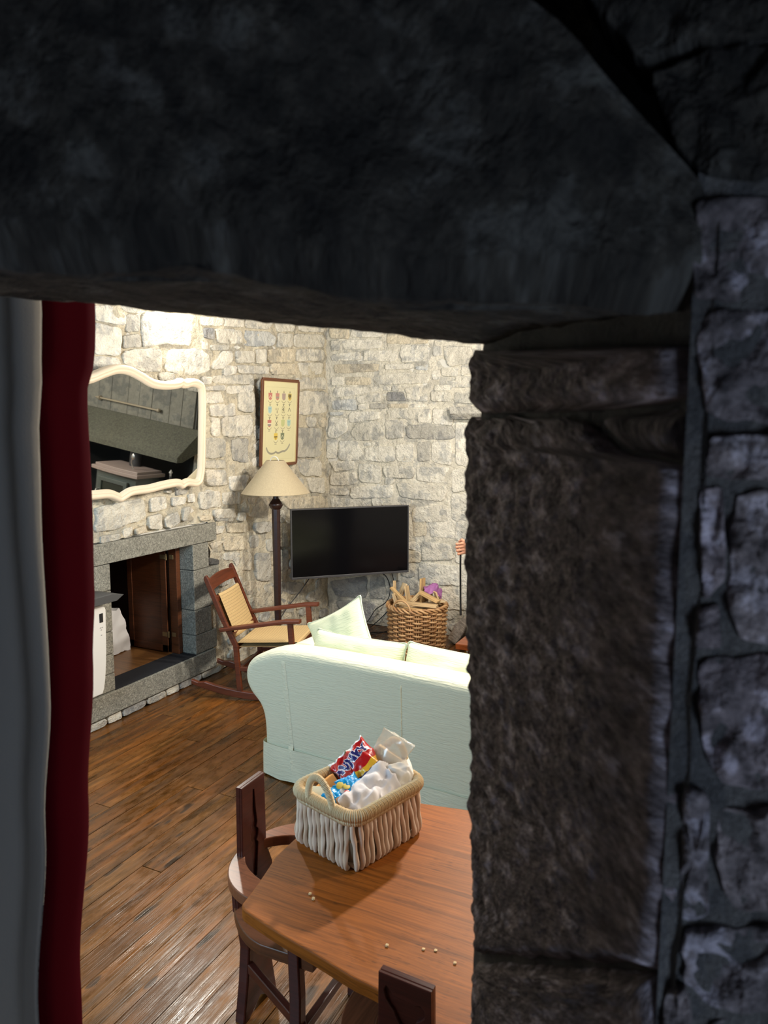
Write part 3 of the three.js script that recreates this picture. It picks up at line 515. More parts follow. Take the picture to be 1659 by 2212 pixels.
// ---------- the wall with the squint ----------
const near = struct('wall_near', 'thick dark stone wall pierced by the squint'); near.rotation.y = 26 * DEG;
{
  const nb = (X0, X1, y0, y1, D0, D1) => box(X1 - X0, y1 - y0, D1 - D0, (X0 + X1) / 2, (y0 + y1) / 2, -(D0 + D1) / 2);
  const w = roomWindow, wx0 = w.X - w.w / 2, wx1 = w.X + w.w / 2, wy0 = w.y - w.h / 2, wy1 = w.y + w.h / 2;
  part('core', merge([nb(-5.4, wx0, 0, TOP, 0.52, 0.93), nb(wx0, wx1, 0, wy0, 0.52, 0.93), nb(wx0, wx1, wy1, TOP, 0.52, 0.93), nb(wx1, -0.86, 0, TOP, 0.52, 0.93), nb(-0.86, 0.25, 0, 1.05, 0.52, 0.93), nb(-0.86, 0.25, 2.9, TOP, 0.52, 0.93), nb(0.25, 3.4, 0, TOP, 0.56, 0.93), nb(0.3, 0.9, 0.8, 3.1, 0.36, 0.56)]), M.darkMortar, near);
  // lintel: front face, underside and room face in one rough block
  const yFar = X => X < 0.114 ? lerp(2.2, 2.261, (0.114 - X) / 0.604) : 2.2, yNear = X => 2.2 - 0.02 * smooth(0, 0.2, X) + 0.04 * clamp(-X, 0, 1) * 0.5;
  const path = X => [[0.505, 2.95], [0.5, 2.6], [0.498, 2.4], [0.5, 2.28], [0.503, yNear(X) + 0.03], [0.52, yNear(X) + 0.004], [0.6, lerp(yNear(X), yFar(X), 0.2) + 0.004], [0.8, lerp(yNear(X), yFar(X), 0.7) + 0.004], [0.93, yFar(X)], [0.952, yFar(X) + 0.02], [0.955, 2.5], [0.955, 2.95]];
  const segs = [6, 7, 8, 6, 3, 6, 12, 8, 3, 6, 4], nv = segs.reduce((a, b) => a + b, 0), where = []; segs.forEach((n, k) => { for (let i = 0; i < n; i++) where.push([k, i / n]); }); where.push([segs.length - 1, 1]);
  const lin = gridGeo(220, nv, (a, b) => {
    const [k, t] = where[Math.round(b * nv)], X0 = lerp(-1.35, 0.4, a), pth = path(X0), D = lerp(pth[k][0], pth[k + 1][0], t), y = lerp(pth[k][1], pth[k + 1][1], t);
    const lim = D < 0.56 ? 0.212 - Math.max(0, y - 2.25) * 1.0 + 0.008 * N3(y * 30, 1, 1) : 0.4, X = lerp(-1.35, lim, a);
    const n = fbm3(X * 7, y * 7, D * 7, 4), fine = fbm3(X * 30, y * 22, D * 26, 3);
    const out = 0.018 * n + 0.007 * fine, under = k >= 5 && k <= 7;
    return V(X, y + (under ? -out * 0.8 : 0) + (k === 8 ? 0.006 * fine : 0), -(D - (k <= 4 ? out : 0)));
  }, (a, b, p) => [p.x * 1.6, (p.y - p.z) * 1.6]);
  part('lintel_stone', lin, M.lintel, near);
  // jamb and the rubble that turns the corner towards the passage
  const jE = [0.2107, -0.9775], jN = [-0.9775, -0.2107], putJ = (t, v, q) => V(0.115 + jE[0] * t + jN[0] * q, v, -(0.95 + jE[1] * t + jN[1] * q));
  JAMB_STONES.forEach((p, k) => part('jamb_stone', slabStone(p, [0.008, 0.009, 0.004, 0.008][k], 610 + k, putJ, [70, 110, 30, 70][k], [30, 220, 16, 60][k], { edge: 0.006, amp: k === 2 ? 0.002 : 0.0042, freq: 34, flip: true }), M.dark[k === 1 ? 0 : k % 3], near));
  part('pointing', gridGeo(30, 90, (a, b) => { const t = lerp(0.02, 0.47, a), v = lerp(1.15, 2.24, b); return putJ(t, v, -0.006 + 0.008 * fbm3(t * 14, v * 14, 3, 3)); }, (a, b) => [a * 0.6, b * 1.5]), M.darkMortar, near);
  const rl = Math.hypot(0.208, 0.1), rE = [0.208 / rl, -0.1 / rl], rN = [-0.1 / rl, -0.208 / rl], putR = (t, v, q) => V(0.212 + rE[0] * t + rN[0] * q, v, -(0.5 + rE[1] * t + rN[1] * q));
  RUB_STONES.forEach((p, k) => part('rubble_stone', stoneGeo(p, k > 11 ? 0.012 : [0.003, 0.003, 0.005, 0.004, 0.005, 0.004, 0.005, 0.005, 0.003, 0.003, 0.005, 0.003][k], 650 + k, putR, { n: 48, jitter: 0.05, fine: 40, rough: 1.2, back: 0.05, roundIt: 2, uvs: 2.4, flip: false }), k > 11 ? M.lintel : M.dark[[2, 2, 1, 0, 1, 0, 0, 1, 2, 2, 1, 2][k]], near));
  part('rubble_pointing', gridGeo(30, 110, (a, b) => { const t = lerp(-0.004, 0.3, a), v = lerp(1.1, 2.6, b); return putR(t, v, 0.0 + 0.006 * fbm3(t * 22, v * 22, 6, 4)); }, (a, b) => [a, b * 4]), M.darkMortar, near);
  // daylight window of the room, out of the picture behind the curtain
  const win = struct('window_1', 'casement window beside the squint'); win.rotation.y = 26 * DEG;
  part('window_frame', merge([nb(wx0, wx1, wy0, wy0 + 0.05, 0.7, 0.76), nb(wx0, wx1, wy1 - 0.05, wy1, 0.7, 0.76), nb(wx0, wx0 + 0.05, wy0, wy1, 0.7, 0.76), nb(wx1 - 0.05, wx1, wy0, wy1, 0.7, 0.76), nb(w.X - 0.02, w.X + 0.02, wy0, wy1, 0.7, 0.76)]), M.white, win);
  // the passage the photographer stands in
  const pa = struct('wall_passage', 'dark stone passage in the thickness of the wall'); pa.rotation.y = 26 * DEG;
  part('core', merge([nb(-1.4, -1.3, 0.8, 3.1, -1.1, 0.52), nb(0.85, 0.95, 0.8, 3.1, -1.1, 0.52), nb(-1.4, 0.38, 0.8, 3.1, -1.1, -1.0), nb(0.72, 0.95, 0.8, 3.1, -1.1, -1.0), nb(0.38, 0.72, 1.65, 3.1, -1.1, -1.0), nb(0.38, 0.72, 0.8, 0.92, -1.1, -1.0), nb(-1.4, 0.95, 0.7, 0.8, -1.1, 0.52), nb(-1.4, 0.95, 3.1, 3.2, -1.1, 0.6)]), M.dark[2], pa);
}
// ---------- lamps ----------
function bulbLamp(name, label, pos, color, power, build) {
  const g = thing(name, label, 'lamp', pos);
  part('bulb', new THREE.SphereGeometry(0.045, 20, 14), std([0.9, 0.85, 0.75], 0.4, { emissive: color, emissiveIntensity: 4 }), g);
  const l = new THREE.PointLight(color, power); l.castShadow = true; l.shadow.radius = 3; g.add(l); build(g); return g;
}
const WARM = new THREE.Color().setRGB(1.0, 0.92, 0.81), WARMWHITE = new THREE.Color().setRGB(1.0, 0.94, 0.84);
bulbLamp('wall_light', 'small bare-bulb lamp on a bracket high on the left stone wall', [XL + 0.2, 3.08, -4.3], WARMWHITE, 1.2, g => { part('bracket', tube([V(-0.18, 0.06, 0), V(-0.1, 0.1, 0), V(0, 0.09, 0), V(0, 0.045, 0)], 0.01, 16, 8), M.iron, g); const s = new THREE.SpotLight(WARMWHITE, 12, 0, 1.0, 1); s.castShadow = true; s.shadow.radius = 3; s.position.set(0.03, -0.02, 0); s.target.position.set(2.2, -3.0, 0.6); g.add(s, s.target); part('back_plate', lathe([[0.001, 0.02], [0.04, 0.018], [0.05, 0]], 20).rotateZ(-Math.PI / 2).translate(-0.18, 0.06, 0), M.iron, g); });
for (const [p, w, n] of [[[-0.95, 2.75, -4.6], 13, 'before the fireplace'], [[0.5, 3.1, -3.2], 7, 'beyond the dining table'], [[-1.0, 2.4, -3.95], 13, 'over the sofa']])
  bulbLamp('pendant_lamp', `bare-bulb pendant lamp hanging from the ceiling ${n}`, p, WARM, w, g => { part('flex', tube([V(0, 0.06, 0), V(0.002, 0.3, 0), V(0, TOP - p[1], 0)], 0.004, 8, 6), M.blackPlastic, g); part('holder', lathe([[0.001, 0.09], [0.018, 0.085], [0.022, 0.04], [0.02, 0.035]], 16), M.blackPlastic, g); });

// ---------- mirror ----------
{
  const g = thing('wall_mirror', 'wide cream-framed mirror with a curvy scrolled outline hung on the stone wall', 'mirror', [-3.80, 1.6, -3.64]);
  g.rotation.order = 'YXZ'; g.rotation.set(5 * DEG, Math.PI / 2, 0);
  const half = [[0.074, 0.884], [0.172, 0.853], [0.281, 0.813], [0.393, 0.804], [0.533, 0.818], [0.572, 0.834], [0.607, 0.822], [0.687, 0.838], [0.755, 0.833], [0.809, 0.807], [0.833, 0.763], [0.846, 0.65], [0.853, 0.45], [0.86, 0.235], [0.857, 0.115], [0.832, 0.035], [0.775, 0.008], [0.671, 0.022], [0.612, 0.004], [0.57, 0.024], [0.426, 0.02], [0.274, 0.004], [0.101, -0.002], [0.05, -0.02]];
  const pts = [[0, 0.892], ...half, [0, -0.038], ...half.slice().reverse().map(p => [-p[0], p[1]])].map(p => V(p[0], p[1], 0));
  const c = new THREE.CatmullRomCurve3(pts, true, 'centripetal'), n = 300, P = [], Q = [];
  for (let i = 0; i < n; i++) { P.push(c.getPoint(i / n)); const t = c.getTangent(i / n); Q.push(V(t.y, -t.x, 0)); }
  for (let k = 0; k < 3; k++) for (let i = 0; i < n; i++) Q[i] = Q[i].clone().add(Q[(i + 1) % n]).add(Q[(i + n - 1) % n]).normalize();
  const prof = [[0, -0.03], [-0.002, 0.012], [0.004, 0.026], [0.016, 0.034], [0.026, 0.031], [0.031, 0.023], [0.036, 0.028], [0.045, 0.027], [0.054, 0.016], [0.06, 0.012], [0.062, 0.0]];
  part('mirror_frame', gridGeo(n, prof.length - 1, (a, b) => { const i = Math.round(a * n) % n, q = prof[Math.round(b * (prof.length - 1))]; return P[i].clone().addScaledVector(Q[i], q[0]).setZ(q[1]); }, (a, b) => [a * 6, b * 0.1], true), M.cream, g);
  part('mirror_glass', new THREE.ExtrudeGeometry(new THREE.Shape(P.map((p, i) => new THREE.Vector2(p.x + Q[i].x * 0.022, p.y + Q[i].y * 0.022))), { depth: 0.004, bevelEnabled: false }), M.mirrorGlass, g);
  part('backing', new THREE.ExtrudeGeometry(new THREE.Shape(P.map((p, i) => new THREE.Vector2(p.x + Q[i].x * 0.02, p.y + Q[i].y * 0.02))), { depth: 0.01, bevelEnabled: false }).translate(0, 0, -0.026), M.lampwood, g);
}
// ---------- framed print of shields ----------
{
  const g = thing('framed_print', 'tall framed print of painted family shields on yellowed paper above the floor lamp', 'picture', [XL + 0.075, 2.105, -5.615]);
  g.rotation.order = 'YXZ'; g.rotation.set(3.5 * DEG, Math.PI / 2, 0.6 * DEG);
  const W = 0.6, H = 0.8, cv = document.createElement('canvas'); cv.width = 600; cv.height = 820; const c = cv.getContext('2d');
  c.fillStyle = '#d9d2a6'; c.fillRect(0, 0, 600, 820);
  c.strokeStyle = '#c2b98e'; c.lineWidth = 2; c.strokeRect(55, 58, 490, 720);
  const ink = '#4d4a3c', shield = (x, y, fill, kind) => {
    c.save(); c.translate(x, y); const path = () => { c.beginPath(); c.moveTo(-33, -34); c.lineTo(-22, -30); c.lineTo(0, -36); c.lineTo(22, -30); c.lineTo(33, -34); c.lineTo(30, 14); c.quadraticCurveTo(26, 32, 0, 38); c.quadraticCurveTo(-26, 32, -30, 14); c.closePath(); };
    if (fill) { path(); c.fillStyle = fill; c.fill(); }
    c.strokeStyle = ink; c.fillStyle = ink; c.lineWidth = 3;
    if (kind === 'chev') { c.strokeStyle = '#e3dcc0'; c.lineWidth = 5; c.beginPath(); c.moveTo(-24, 18); c.lineTo(0, -8); c.lineTo(24, 18); c.stroke(); }
    if (kind === 'inkchev') { c.lineWidth = 6; c.beginPath(); c.moveTo(-26, 18); c.lineTo(0, -20); c.lineTo(26, 18); c.stroke(); }
    if (kind === 'half') { c.fillStyle = '#9a9180'; c.fillRect(-26, 2, 52, 16); }
    if (kind === 'eagle') { c.fillStyle = '#3a3526'; c.fillRect(-6, -26, 12, 44); c.fillRect(-24, -24, 8, 26); c.fillRect(-15, -24, 6, 30); c.fillRect(9, -24, 6, 30); c.fillRect(16, -24, 8, 26); }
    if (kind === 'dots') { c.fillStyle = '#7aa0ac'; for (const [a, b] of [[-12, -10], [12, -10], [0, 12]]) { c.beginPath(); c.arc(a, b, 7, 0, 7); c.fill(); } }
    if (kind === 'cross') { c.lineWidth = 5; c.beginPath(); c.moveTo(-26, -24); c.lineTo(26, 26); c.moveTo(26, -24); c.lineTo(-26, 26); c.stroke(); c.fillRect(-5, 14, 10, 12); }
    if (kind === 'beast') { c.fillRect(-8, -20, 14, 36); c.fillRect(-20, -6, 10, 8); c.strokeRect(-22, -30, 44, 58); }
    if (kind === 'bar') { c.fillStyle = '#4a3510'; c.fillRect(-28, 0, 56, 9); c.fillRect(-4, 12, 8, 18); }
    if (kind === 'sheaves') { c.fillRect(-20, -18, 7, 22); c.fillRect(14, -18, 7, 22); c.fillRect(-4, 6, 8, 28); }
    if (kind === 'band') { c.fillStyle = '#e6d8c4'; c.fillRect(-30, -2, 60, 9); c.fillStyle = '#8f8a80'; c.fillRect(-28, 8, 56, 18); }
    c.fillStyle = ink; c.beginPath(); c.moveTo(-7, -38); c.lineTo(0, -62); c.lineTo(8, -38); c.fill();
    c.strokeStyle = '#6d6855'; c.lineWidth = 4; c.beginPath(); c.arc(0, 22, 40, 0.5, Math.PI - 0.5); c.stroke(); c.fillStyle = '#7d7763'; c.fillRect(-18, 74, 36, 5); c.restore();
  };
  const xs = [122, 245, 357, 465];
  [['#bb7468', 'chev'], ['#bd8478', 'half'], ['#a8948a', 'none'], ['#c7ae5a', 'eagle']].forEach(([f, k], i) => shield(xs[i], 148, f, k));
  [['#aac4ba', 'dots'], [null, 'sheaves'], [null, 'beast'], [null, 'inkchev']].forEach(([f, k], i) => shield(xs[i] - 2, 280, f, k));
  [['#bb7066', 'band'], [null, 'cross'], ['#bcbf85', 'none'], ['#a9c4b4', 'dots']].forEach(([f, k], i) => shield(xs[i] - 5, 412, f, k));
  shield(232, 545, '#d6b94e', 'bar'); shield(350, 545, '#717a5c', 'chev');
  c.strokeStyle = '#9c9883'; c.lineWidth = 20; c.beginPath(); c.moveTo(75, 650); c.bezierCurveTo(100, 730, 190, 725, 240, 700); c.bezierCurveTo(300, 735, 330, 690, 390, 700); c.bezierCurveTo(450, 690, 470, 650, 490, 630); c.stroke();
  c.strokeStyle = '#6f6b58'; c.lineWidth = 2; c.beginPath(); c.moveTo(85, 655); c.bezierCurveTo(110, 728, 190, 722, 240, 702); c.bezierCurveTo(300, 735, 330, 690, 390, 700); c.stroke();
  const t = new THREE.CanvasTexture(cv); t.colorSpace = THREE.SRGBColorSpace;
  part('print', new THREE.PlaneGeometry(W - 0.05, H - 0.05).translate(0, 0, 0.008), std(0xffffff, 0.8, { map: t }), g);
  part('backing', box(W - 0.02, H - 0.02, 0.01, 0, 0, 0), M.lampwood, g);
  part('glazing', new THREE.PlaneGeometry(W - 0.05, H - 0.05).translate(0, 0, 0.013), new THREE.MeshPhysicalMaterial({ color: 0xffffff, roughness: 0.05, transmission: 1, thickness: 0, ior: 1.3 }), g);
  const f = (a, b) => part('frame_rail', bar(a, b, 0.022, 0.028, 0.004), M.frame, g), x = W / 2 - 0.012, y = H / 2 - 0.012;
  f(V(-x, y, 0.008), V(x, y, 0.008)); f(V(-x, -y, 0.008), V(x, -y, 0.008)); f(V(-x, -y, 0.008), V(-x, y, 0.008)); f(V(x, -y, 0.008), V(x, y, 0.008));
  part('gilt_slip', merge([bar(V(-x + 0.015, y - 0.015, 0.012), V(x - 0.015, y - 0.015, 0.012), 0.005, 0.005, 0), bar(V(-x + 0.015, -y + 0.015, 0.012), V(x - 0.015, -y + 0.015, 0.012), 0.005, 0.005, 0), bar(V(-x + 0.015, -y, 0.012), V(-x + 0.015, y, 0.012), 0.005, 0.005, 0), bar(V(x - 0.015, -y, 0.012), V(x - 0.015, y, 0.012), 0.005, 0.005, 0)]), M.gilt, g);
}
// ---------- floor lamp ----------
{
  const g = thing('floor_lamp', 'dark wooden floor lamp with a wide cream coolie shade', 'lamp', [-3.5, 0, -5.08]);
  part('base', lathe([[0.001, 0], [0.16, 0], [0.165, 0.015], [0.15, 0.03], [0.06, 0.045], [0.045, 0.06], [0.001, 0.06]], 36), M.lampwood, g);
  const pole = new THREE.CylinderGeometry(0.037, 0.026, 1.33, 8, 1).toNonIndexed(); pole.computeVertexNormals(); pole.translate(0, 0.05 + 0.665, 0); part('pole', pole, M.lampwood, g);
  part('collar', lathe([[0.03, 1.37], [0.046, 1.385], [0.06, 1.41], [0.055, 1.425], [0.035, 1.455], [0.024, 1.47], [0.022, 1.58], [0.001, 1.585]], 24), M.lampwood, g);
  part('lamp_shade', lathe([[0.285, 1.515], [0.287, 1.517], [0.075, 1.79], [0.073, 1.79], [0.283, 1.519], [0.285, 1.515]], 56), M.shade, g);
  part('shade_trim', new THREE.TorusGeometry(0.285, 0.0035, 8, 56).rotateX(Math.PI / 2).translate(0, 1.516, 0), M.shade, g);
  part('harp_wire', tube([V(-0.045, 1.62, 0.01), V(-0.05, 1.75, 0.01), V(-0.03, 1.81, 0.01), V(0, 1.822, 0.01), V(0.03, 1.81, 0.01), V(0.05, 1.75, 0.01), V(0.045, 1.62, 0.01)], 0.004, 40, 8), M.white, g);
  part('bulb', lathe([[0.001, 1.6], [0.02, 1.61], [0.022, 1.65], [0.04, 1.71], [0.033, 1.745], [0.001, 1.76]], 20), M.white, g);
}
// ---------- television ----------
{
  const g = thing('television', 'flat black television mounted across the corner of the stone walls', 'television', [-3.279, 0.975, -6.006], 44 * DEG);
  const W = 1.168, H = 0.668;
  part('casing', box(W, H, 0.035, 0, 0, -0.018, 0.008), M.blackPlastic, g);
  part('electronics_hump', box(W * 0.7, H * 0.45, 0.05, 0, -0.1, -0.055, 0.015), M.blackPlastic, g);
  part('bezel', extrude([[-W / 2, -H / 2], [W / 2, -H / 2], [W / 2, H / 2], [-W / 2, H / 2]], 0.01, 0.002, 2, [[[-W / 2 + 0.012, -H / 2 + 0.02], [W / 2 - 0.012, -H / 2 + 0.02], [W / 2 - 0.012, H / 2 - 0.012], [-W / 2 + 0.012, H / 2 - 0.012]]]), M.bezel, g);
  part('screen', box(W - 0.022, H - 0.03, 0.004, 0, 0.004, 0.002), M.screen, g);
  part('wall_arm', merge([bar(V(0, 0, -0.08), V(-0.1, 0, -0.26), 0.04, 0.08), bar(V(-0.1, 0, -0.26), V(0, 0, -0.42), 0.04, 0.08), box(0.2, 0.3, 0.02, 0, 0, -0.075)]), M.iron, g);
}
{ const cable = (pts, label) => single('television_cable', tube(pts, 0.005, 60, 6), M.blackPlastic, label, 'cable', 'cables trailing from the television');
  cable([V(-3.18, 0.66, -6.3), V(-3.12, 0.56, -6.45), V(-3.1, 0.42, -6.5), V(-3.13, 0.3, -6.48), V(-3.25, 0.2, -6.46), V(-3.31, 0.1, -6.44), V(-3.36, 0.012, -6.35), V(-3.28, 0.008, -6.27), V(-3.15, 0.008, -6.35), V(-2.98, 0.008, -6.42)], 'black cable looping from the television down to the floorboards');
  cable([V(-3.05, 0.66, -6.4), V(-3.06, 0.5, -6.5), V(-3.07, 0.3, -6.5), V(-3.14, 0.17, -6.46), V(-3.24, 0.06, -6.38), V(-3.3, 0.008, -6.3), V(-3.18, 0.008, -6.26), V(-3.02, 0.05, -6.38), V(-2.98, 0.11, -6.5)], 'black cable hanging straight behind the log basket before curling on the floor');
  cable([V(-3.62, 0.66, -5.85), V(-3.72, 0.5, -5.8), V(-3.8, 0.3, -5.6), V(-3.81, 0.12, -5.45), V(-3.79, 0.008, -5.4)], 'thin black cable dropping from the television beside the rocking chair'); }
// ---------- rocking chair ----------
{
  const g = thing('rocking_chair', 'wooden rocking chair with woven cord seat and back', 'chair', [-3.42, 0, -4.53], 16.3 * DEG);
  const S = 0.25, m = M.rocker;
  const post = s => { const a = [[0.03, 0.04], [0.005, 0.42], [-0.09, 0.62], [-0.215, 0.93]], sh = new THREE.Shape(); const L = a.map(([x, y]) => [x - 0.02, y]), R = a.map(([x, y]) => [x + 0.02, y]); sh.moveTo(L[0][0], L[0][1]); L.slice(1).forEach(p => sh.lineTo(...p)); sh.quadraticCurveTo(-0.23, 0.965, R[3][0] - 0.015, 0.955); sh.lineTo(...R[3]); R.slice(0, 3).reverse().forEach(p => sh.lineTo(...p)); return extrude(sh, 0.032, 0.005).translate(0, 0, s * S - 0.016); };
  for (const s of [1, -1]) {
    part('back_post', post(s), m, g);
    part('armrest', extrude([[-0.115, 0.558], [0.4, 0.645], [0.52, 0.652], [0.52, 0.626], [0.4, 0.618], [-0.105, 0.532]], 0.06, 0.006).translate(0, 0, s * S - 0.03 + s * 0.012), m, g);
    part('front_post', extrude([[0.4, 0.05], [0.445, 0.05], [0.475, 0.35], [0.455, 0.625], [0.415, 0.625], [0.43, 0.35]], 0.034, 0.005).translate(0, 0, s * S - 0.017), m, g);
    const arc = []; for (let i = 0; i <= 20; i++) { const x = lerp(-0.36, 0.72, i / 20); arc.push([x, 0.004 + 0.3 * (x - 0.22) * (x - 0.22)]); }
    part('rocker', extrude([...arc, ...arc.slice().reverse().map(([x, y], i) => [x, y + 0.055 * (i < 2 || i > 18 ? 0.6 : 1)])], 0.036, 0.005).translate(0, 0, s * S - 0.018), m, g);
  }
  const crest = new THREE.Shape(); crest.moveTo(-S, 0); crest.lineTo(-S, 0.085); crest.quadraticCurveTo(0, 0.135, S, 0.085); crest.lineTo(S, 0); crest.quadraticCurveTo(0, 0.03, -S, 0);
  part('crest_rail', extrude(crest, 0.022, 0.004, 14).translate(0, 0, -0.011).rotateY(Math.PI / 2).rotateZ(-(-21) * DEG).translate(-0.178, 0.84, 0), m, g);
  for (const [x, y] of [[-0.15, 0.775], [-0.03, 0.49]]) part('back_rail', bar(V(x, y, -S), V(x, y, S), 0.026, 0.045), m, g);
  for (const [x, y] of [[0.43, 0.27], [0.015, 0.22], [0.01, 0.4], [0.465, 0.42]]) part('stretcher', bar(V(x, y, -S), V(x, y, S), 0.024, 0.028), m, g);
  for (const s of [1, -1]) part('side_rail', bar(V(0.0, 0.24, s * S), V(0.44, 0.26, s * S), 0.024, 0.03), m, g);
  // wrapped cord seat: rounded slab with the weave on it
  const slab = (L, Wd, T, put) => { const n = 90, pr = []; for (let i = 0; i <= n; i++) { const a = i / n, q = a * 2 * (L + T); let x, y; if (q < L) { x = q; y = T / 2; } else if (q < L + T) { const f = (q - L) / T * Math.PI; x = L + Math.sin(f) * T / 2; y = Math.cos(f) * T / 2; } else if (q < 2 * L + T) { x = L - (q - L - T); y = -T / 2; } else { const f = (q - 2 * L - T) / T * Math.PI; x = -Math.sin(f) * T / 2; y = -Math.cos(f) * T / 2; } pr.push([x, y, q]); } return gridGeo(n, 12, (a, b) => { const [x, y] = pr[Math.round(a * n)]; return put(x, y, lerp(-Wd / 2, Wd / 2, b)); }, (a, b) => [pr[Math.round(a * n)][2], b * Wd]); };
  part('woven_seat', slab(0.47, 0.47, 0.034, (x, y, z) => { const sag = -0.018 * Math.sin(clamp(x / 0.47) * Math.PI) * (1 - (z / 0.24) ** 2); return V(0.01 + x, 0.425 + x * 0.06 + y + sag, z); }), M.cord, g);
  part('woven_back', slab(0.3, 0.4, 0.03, (x, y, z) => { const p = V(-0.03, 0.485, 0).lerp(V(-0.15, 0.79, 0), x / 0.3); return V(p.x + y * 0.93 + 0.012 * (1 - (z / 0.2) ** 2), p.y + y * 0.37, z); }), M.cord, g);
}
// ---------- sofa ----------
const SOFA = [-2.5, 0, -3.4], SOFA_TURN = -4 * DEG;
{
  const g = thing('sofa', 'pale green slipcovered sofa seen from behind', 'sofa', SOFA, SOFA_TURN);
  const L = 1.9, left = [[0.04, 0.02], [0.036, 0.2], [0.028, 0.34], [0.0, 0.42], [-0.07, 0.49], [-0.105, 0.56], [-0.1, 0.64], [-0.055, 0.70], [0.03, 0.745], [0.16, 0.785], [0.32, 0.8]];
  const outline = [...left, [0.6, 0.806], [0.95, 0.808], [1.3, 0.806], ...left.slice().reverse().map(([x, y]) => [L - x, y])];
  const sh = new THREE.Shape(); sh.moveTo(...outline[0]); sh.splineThru(outline.slice(1).map(p => new THREE.Vector2(...p)));
  const backGeo = new THREE.ExtrudeGeometry(sh, { depth: 0.08, bevelEnabled: true, bevelSize: 0.055, bevelThickness: 0.06, bevelOffset: -0.055, bevelSegments: 6, curveSegments: 60 }).translate(0, 0, -0.14);
  part('back', worldUV(backGeo), M.fabric, g);
  const armP = [[0.05, 0.03], [0.05, 0.34], [0.0, 0.42], [-0.075, 0.49], [-0.105, 0.56], [-0.095, 0.635], [-0.03, 0.685], [0.06, 0.695], [0.13, 0.66], [0.16, 0.6], [0.165, 0.03]];
  for (const s of [0, 1]) { const a = new THREE.Shape(); const q = armP.map(([x, y]) => [s ? L - x : x, y]); a.moveTo(...q[0]); a.splineThru(q.slice(1).map(p => new THREE.Vector2(...p))); part('arm', worldUV(new THREE.ExtrudeGeometry(a, { depth: 0.72, bevelEnabled: true, bevelSize: 0.03, bevelThickness: 0.03, bevelOffset: -0.03, bevelSegments: 4, curveSegments: 30 }).translate(0, 0, -0.86)), M.fabric, g); }
  part('seat_base', box(1.58, 0.24, 0.7, L / 2, 0.16, -0.5, 0.03), M.fabric, g);
  for (const k of [0, 1]) part('seat_cushion', box(0.775, 0.15, 0.68, 0.56 + k * 0.78, 0.36, -0.54, 0.05), M.cushion, g);
  // gathered seams down the back
  for (const [x0, wd, run] of [[0.19, 0.017, 0.075], [0.975, 0.005, 0.012]]) part('gathered_seam', gridGeo(8, 160, (a, b) => { const u = a * 2 - 1, y = lerp(0.762, 0.02, b), x = x0 + run * b * (1.2 - 0.2 * b) + u * wd * (1 + 0.25 * N3(b * 40, 2, x0)), sk = smooth(0.7, 0.78, b) * 0.014; return V(x, y, -0.03 * smooth(0.06, 0, b) + 0.001 + sk + (1 - u * u) * (0.006 + 0.003 * N3(b * 46, u * 2, 3 + x0))); }, (a, b) => [a * 0.03, b * 0.75]), M.fabric, g);
  part('top_seam', tube(outline.slice(7, -7).map(([x, y]) => V(x + (x < 0.9 ? 0.045 : -0.045), y - 0.052, -0.004)), 0.004, 160, 6), M.piping, g);
  // skirt hanging to the floor with a pleat at the corner
  const run = [[0.03, -0.86], [0.028, -0.5], [0.026, -0.15], [0.03, -0.01], [0.1, 0.012], [0.5, 0.012], [1.0, 0.012], [1.5, 0.012], [1.82, 0.01], [1.87, -0.02], [1.87, -0.4], [1.87, -0.86]].map(p => V(p[0], 0, p[1])), cv = new THREE.CatmullRomCurve3(run, false, 'centripetal');
  part('skirt', gridGeo(220, 10, (a, b) => { const p = cv.getPointAt(a), t = cv.getTangentAt(a), y = lerp(0.21, 0.012 + 0.012 * N3(a * 22, 1, 2), b), f = b * (0.006 * Math.sin(a * 70) + 0.012 * N3(a * 30, 3, b)) + 0.004 * b; return V(p.x - t.z * f, y, p.z + t.x * f); }, (a, b) => [a * 3.6, b * 0.2]), M.fabric, g);
}
const onSofa = (x, y, z) => { const c = Math.cos(SOFA_TURN), s = Math.sin(SOFA_TURN); return [SOFA[0] + x * c + z * s, y, SOFA[2] - x * s + z * c]; };
function pillow(w, h, t, pinch = 0.1, seed = 1, full = 0.55) {
  const side = s => gridGeo(36, 36, (a, b) => { const u = a * 2 - 1, v = b * 2 - 1, e = Math.pow(Math.max(0, (1 - Math.pow(Math.abs(u), 2.6)) * (1 - Math.pow(Math.abs(v), 2.6))), full), k = 1 - pinch * (1 - u * u) * (v * v), q = 1 - pinch * (1 - v * v) * (u * u); return V(u * w / 2 * q, v * h / 2 * k, s * (t / 2) * e * (1 + 0.18 * N3(u * 2.4, v * 2.4, seed))); }, (a, b) => [a * w, b * h]);
  const f = side(1), b = side(-1); const ix = b.index.array; for (let i = 0; i < ix.length; i += 3) { const q = ix[i]; ix[i] = ix[i + 1]; ix[i + 1] = q; } b.computeVertexNormals(); return merge([f, b]);
}
function pillowEdge(w, h, pinch, r) { const p = []; for (let i = 0; i < 48; i++) { const a = i / 48 * 4, k = Math.floor(a), f = (a - k) * 2 - 1, [u, v] = k === 0 ? [f, -1] : k === 1 ? [1, f] : k === 2 ? [-f, 1] : [-1, -f]; p.push(V(u * w / 2 * (1 - pinch * (1 - v * v) * u * u), v * h / 2 * (1 - pinch * (1 - u * u) * v * v), 0)); } return tube(p, r, 160, 6, true); }
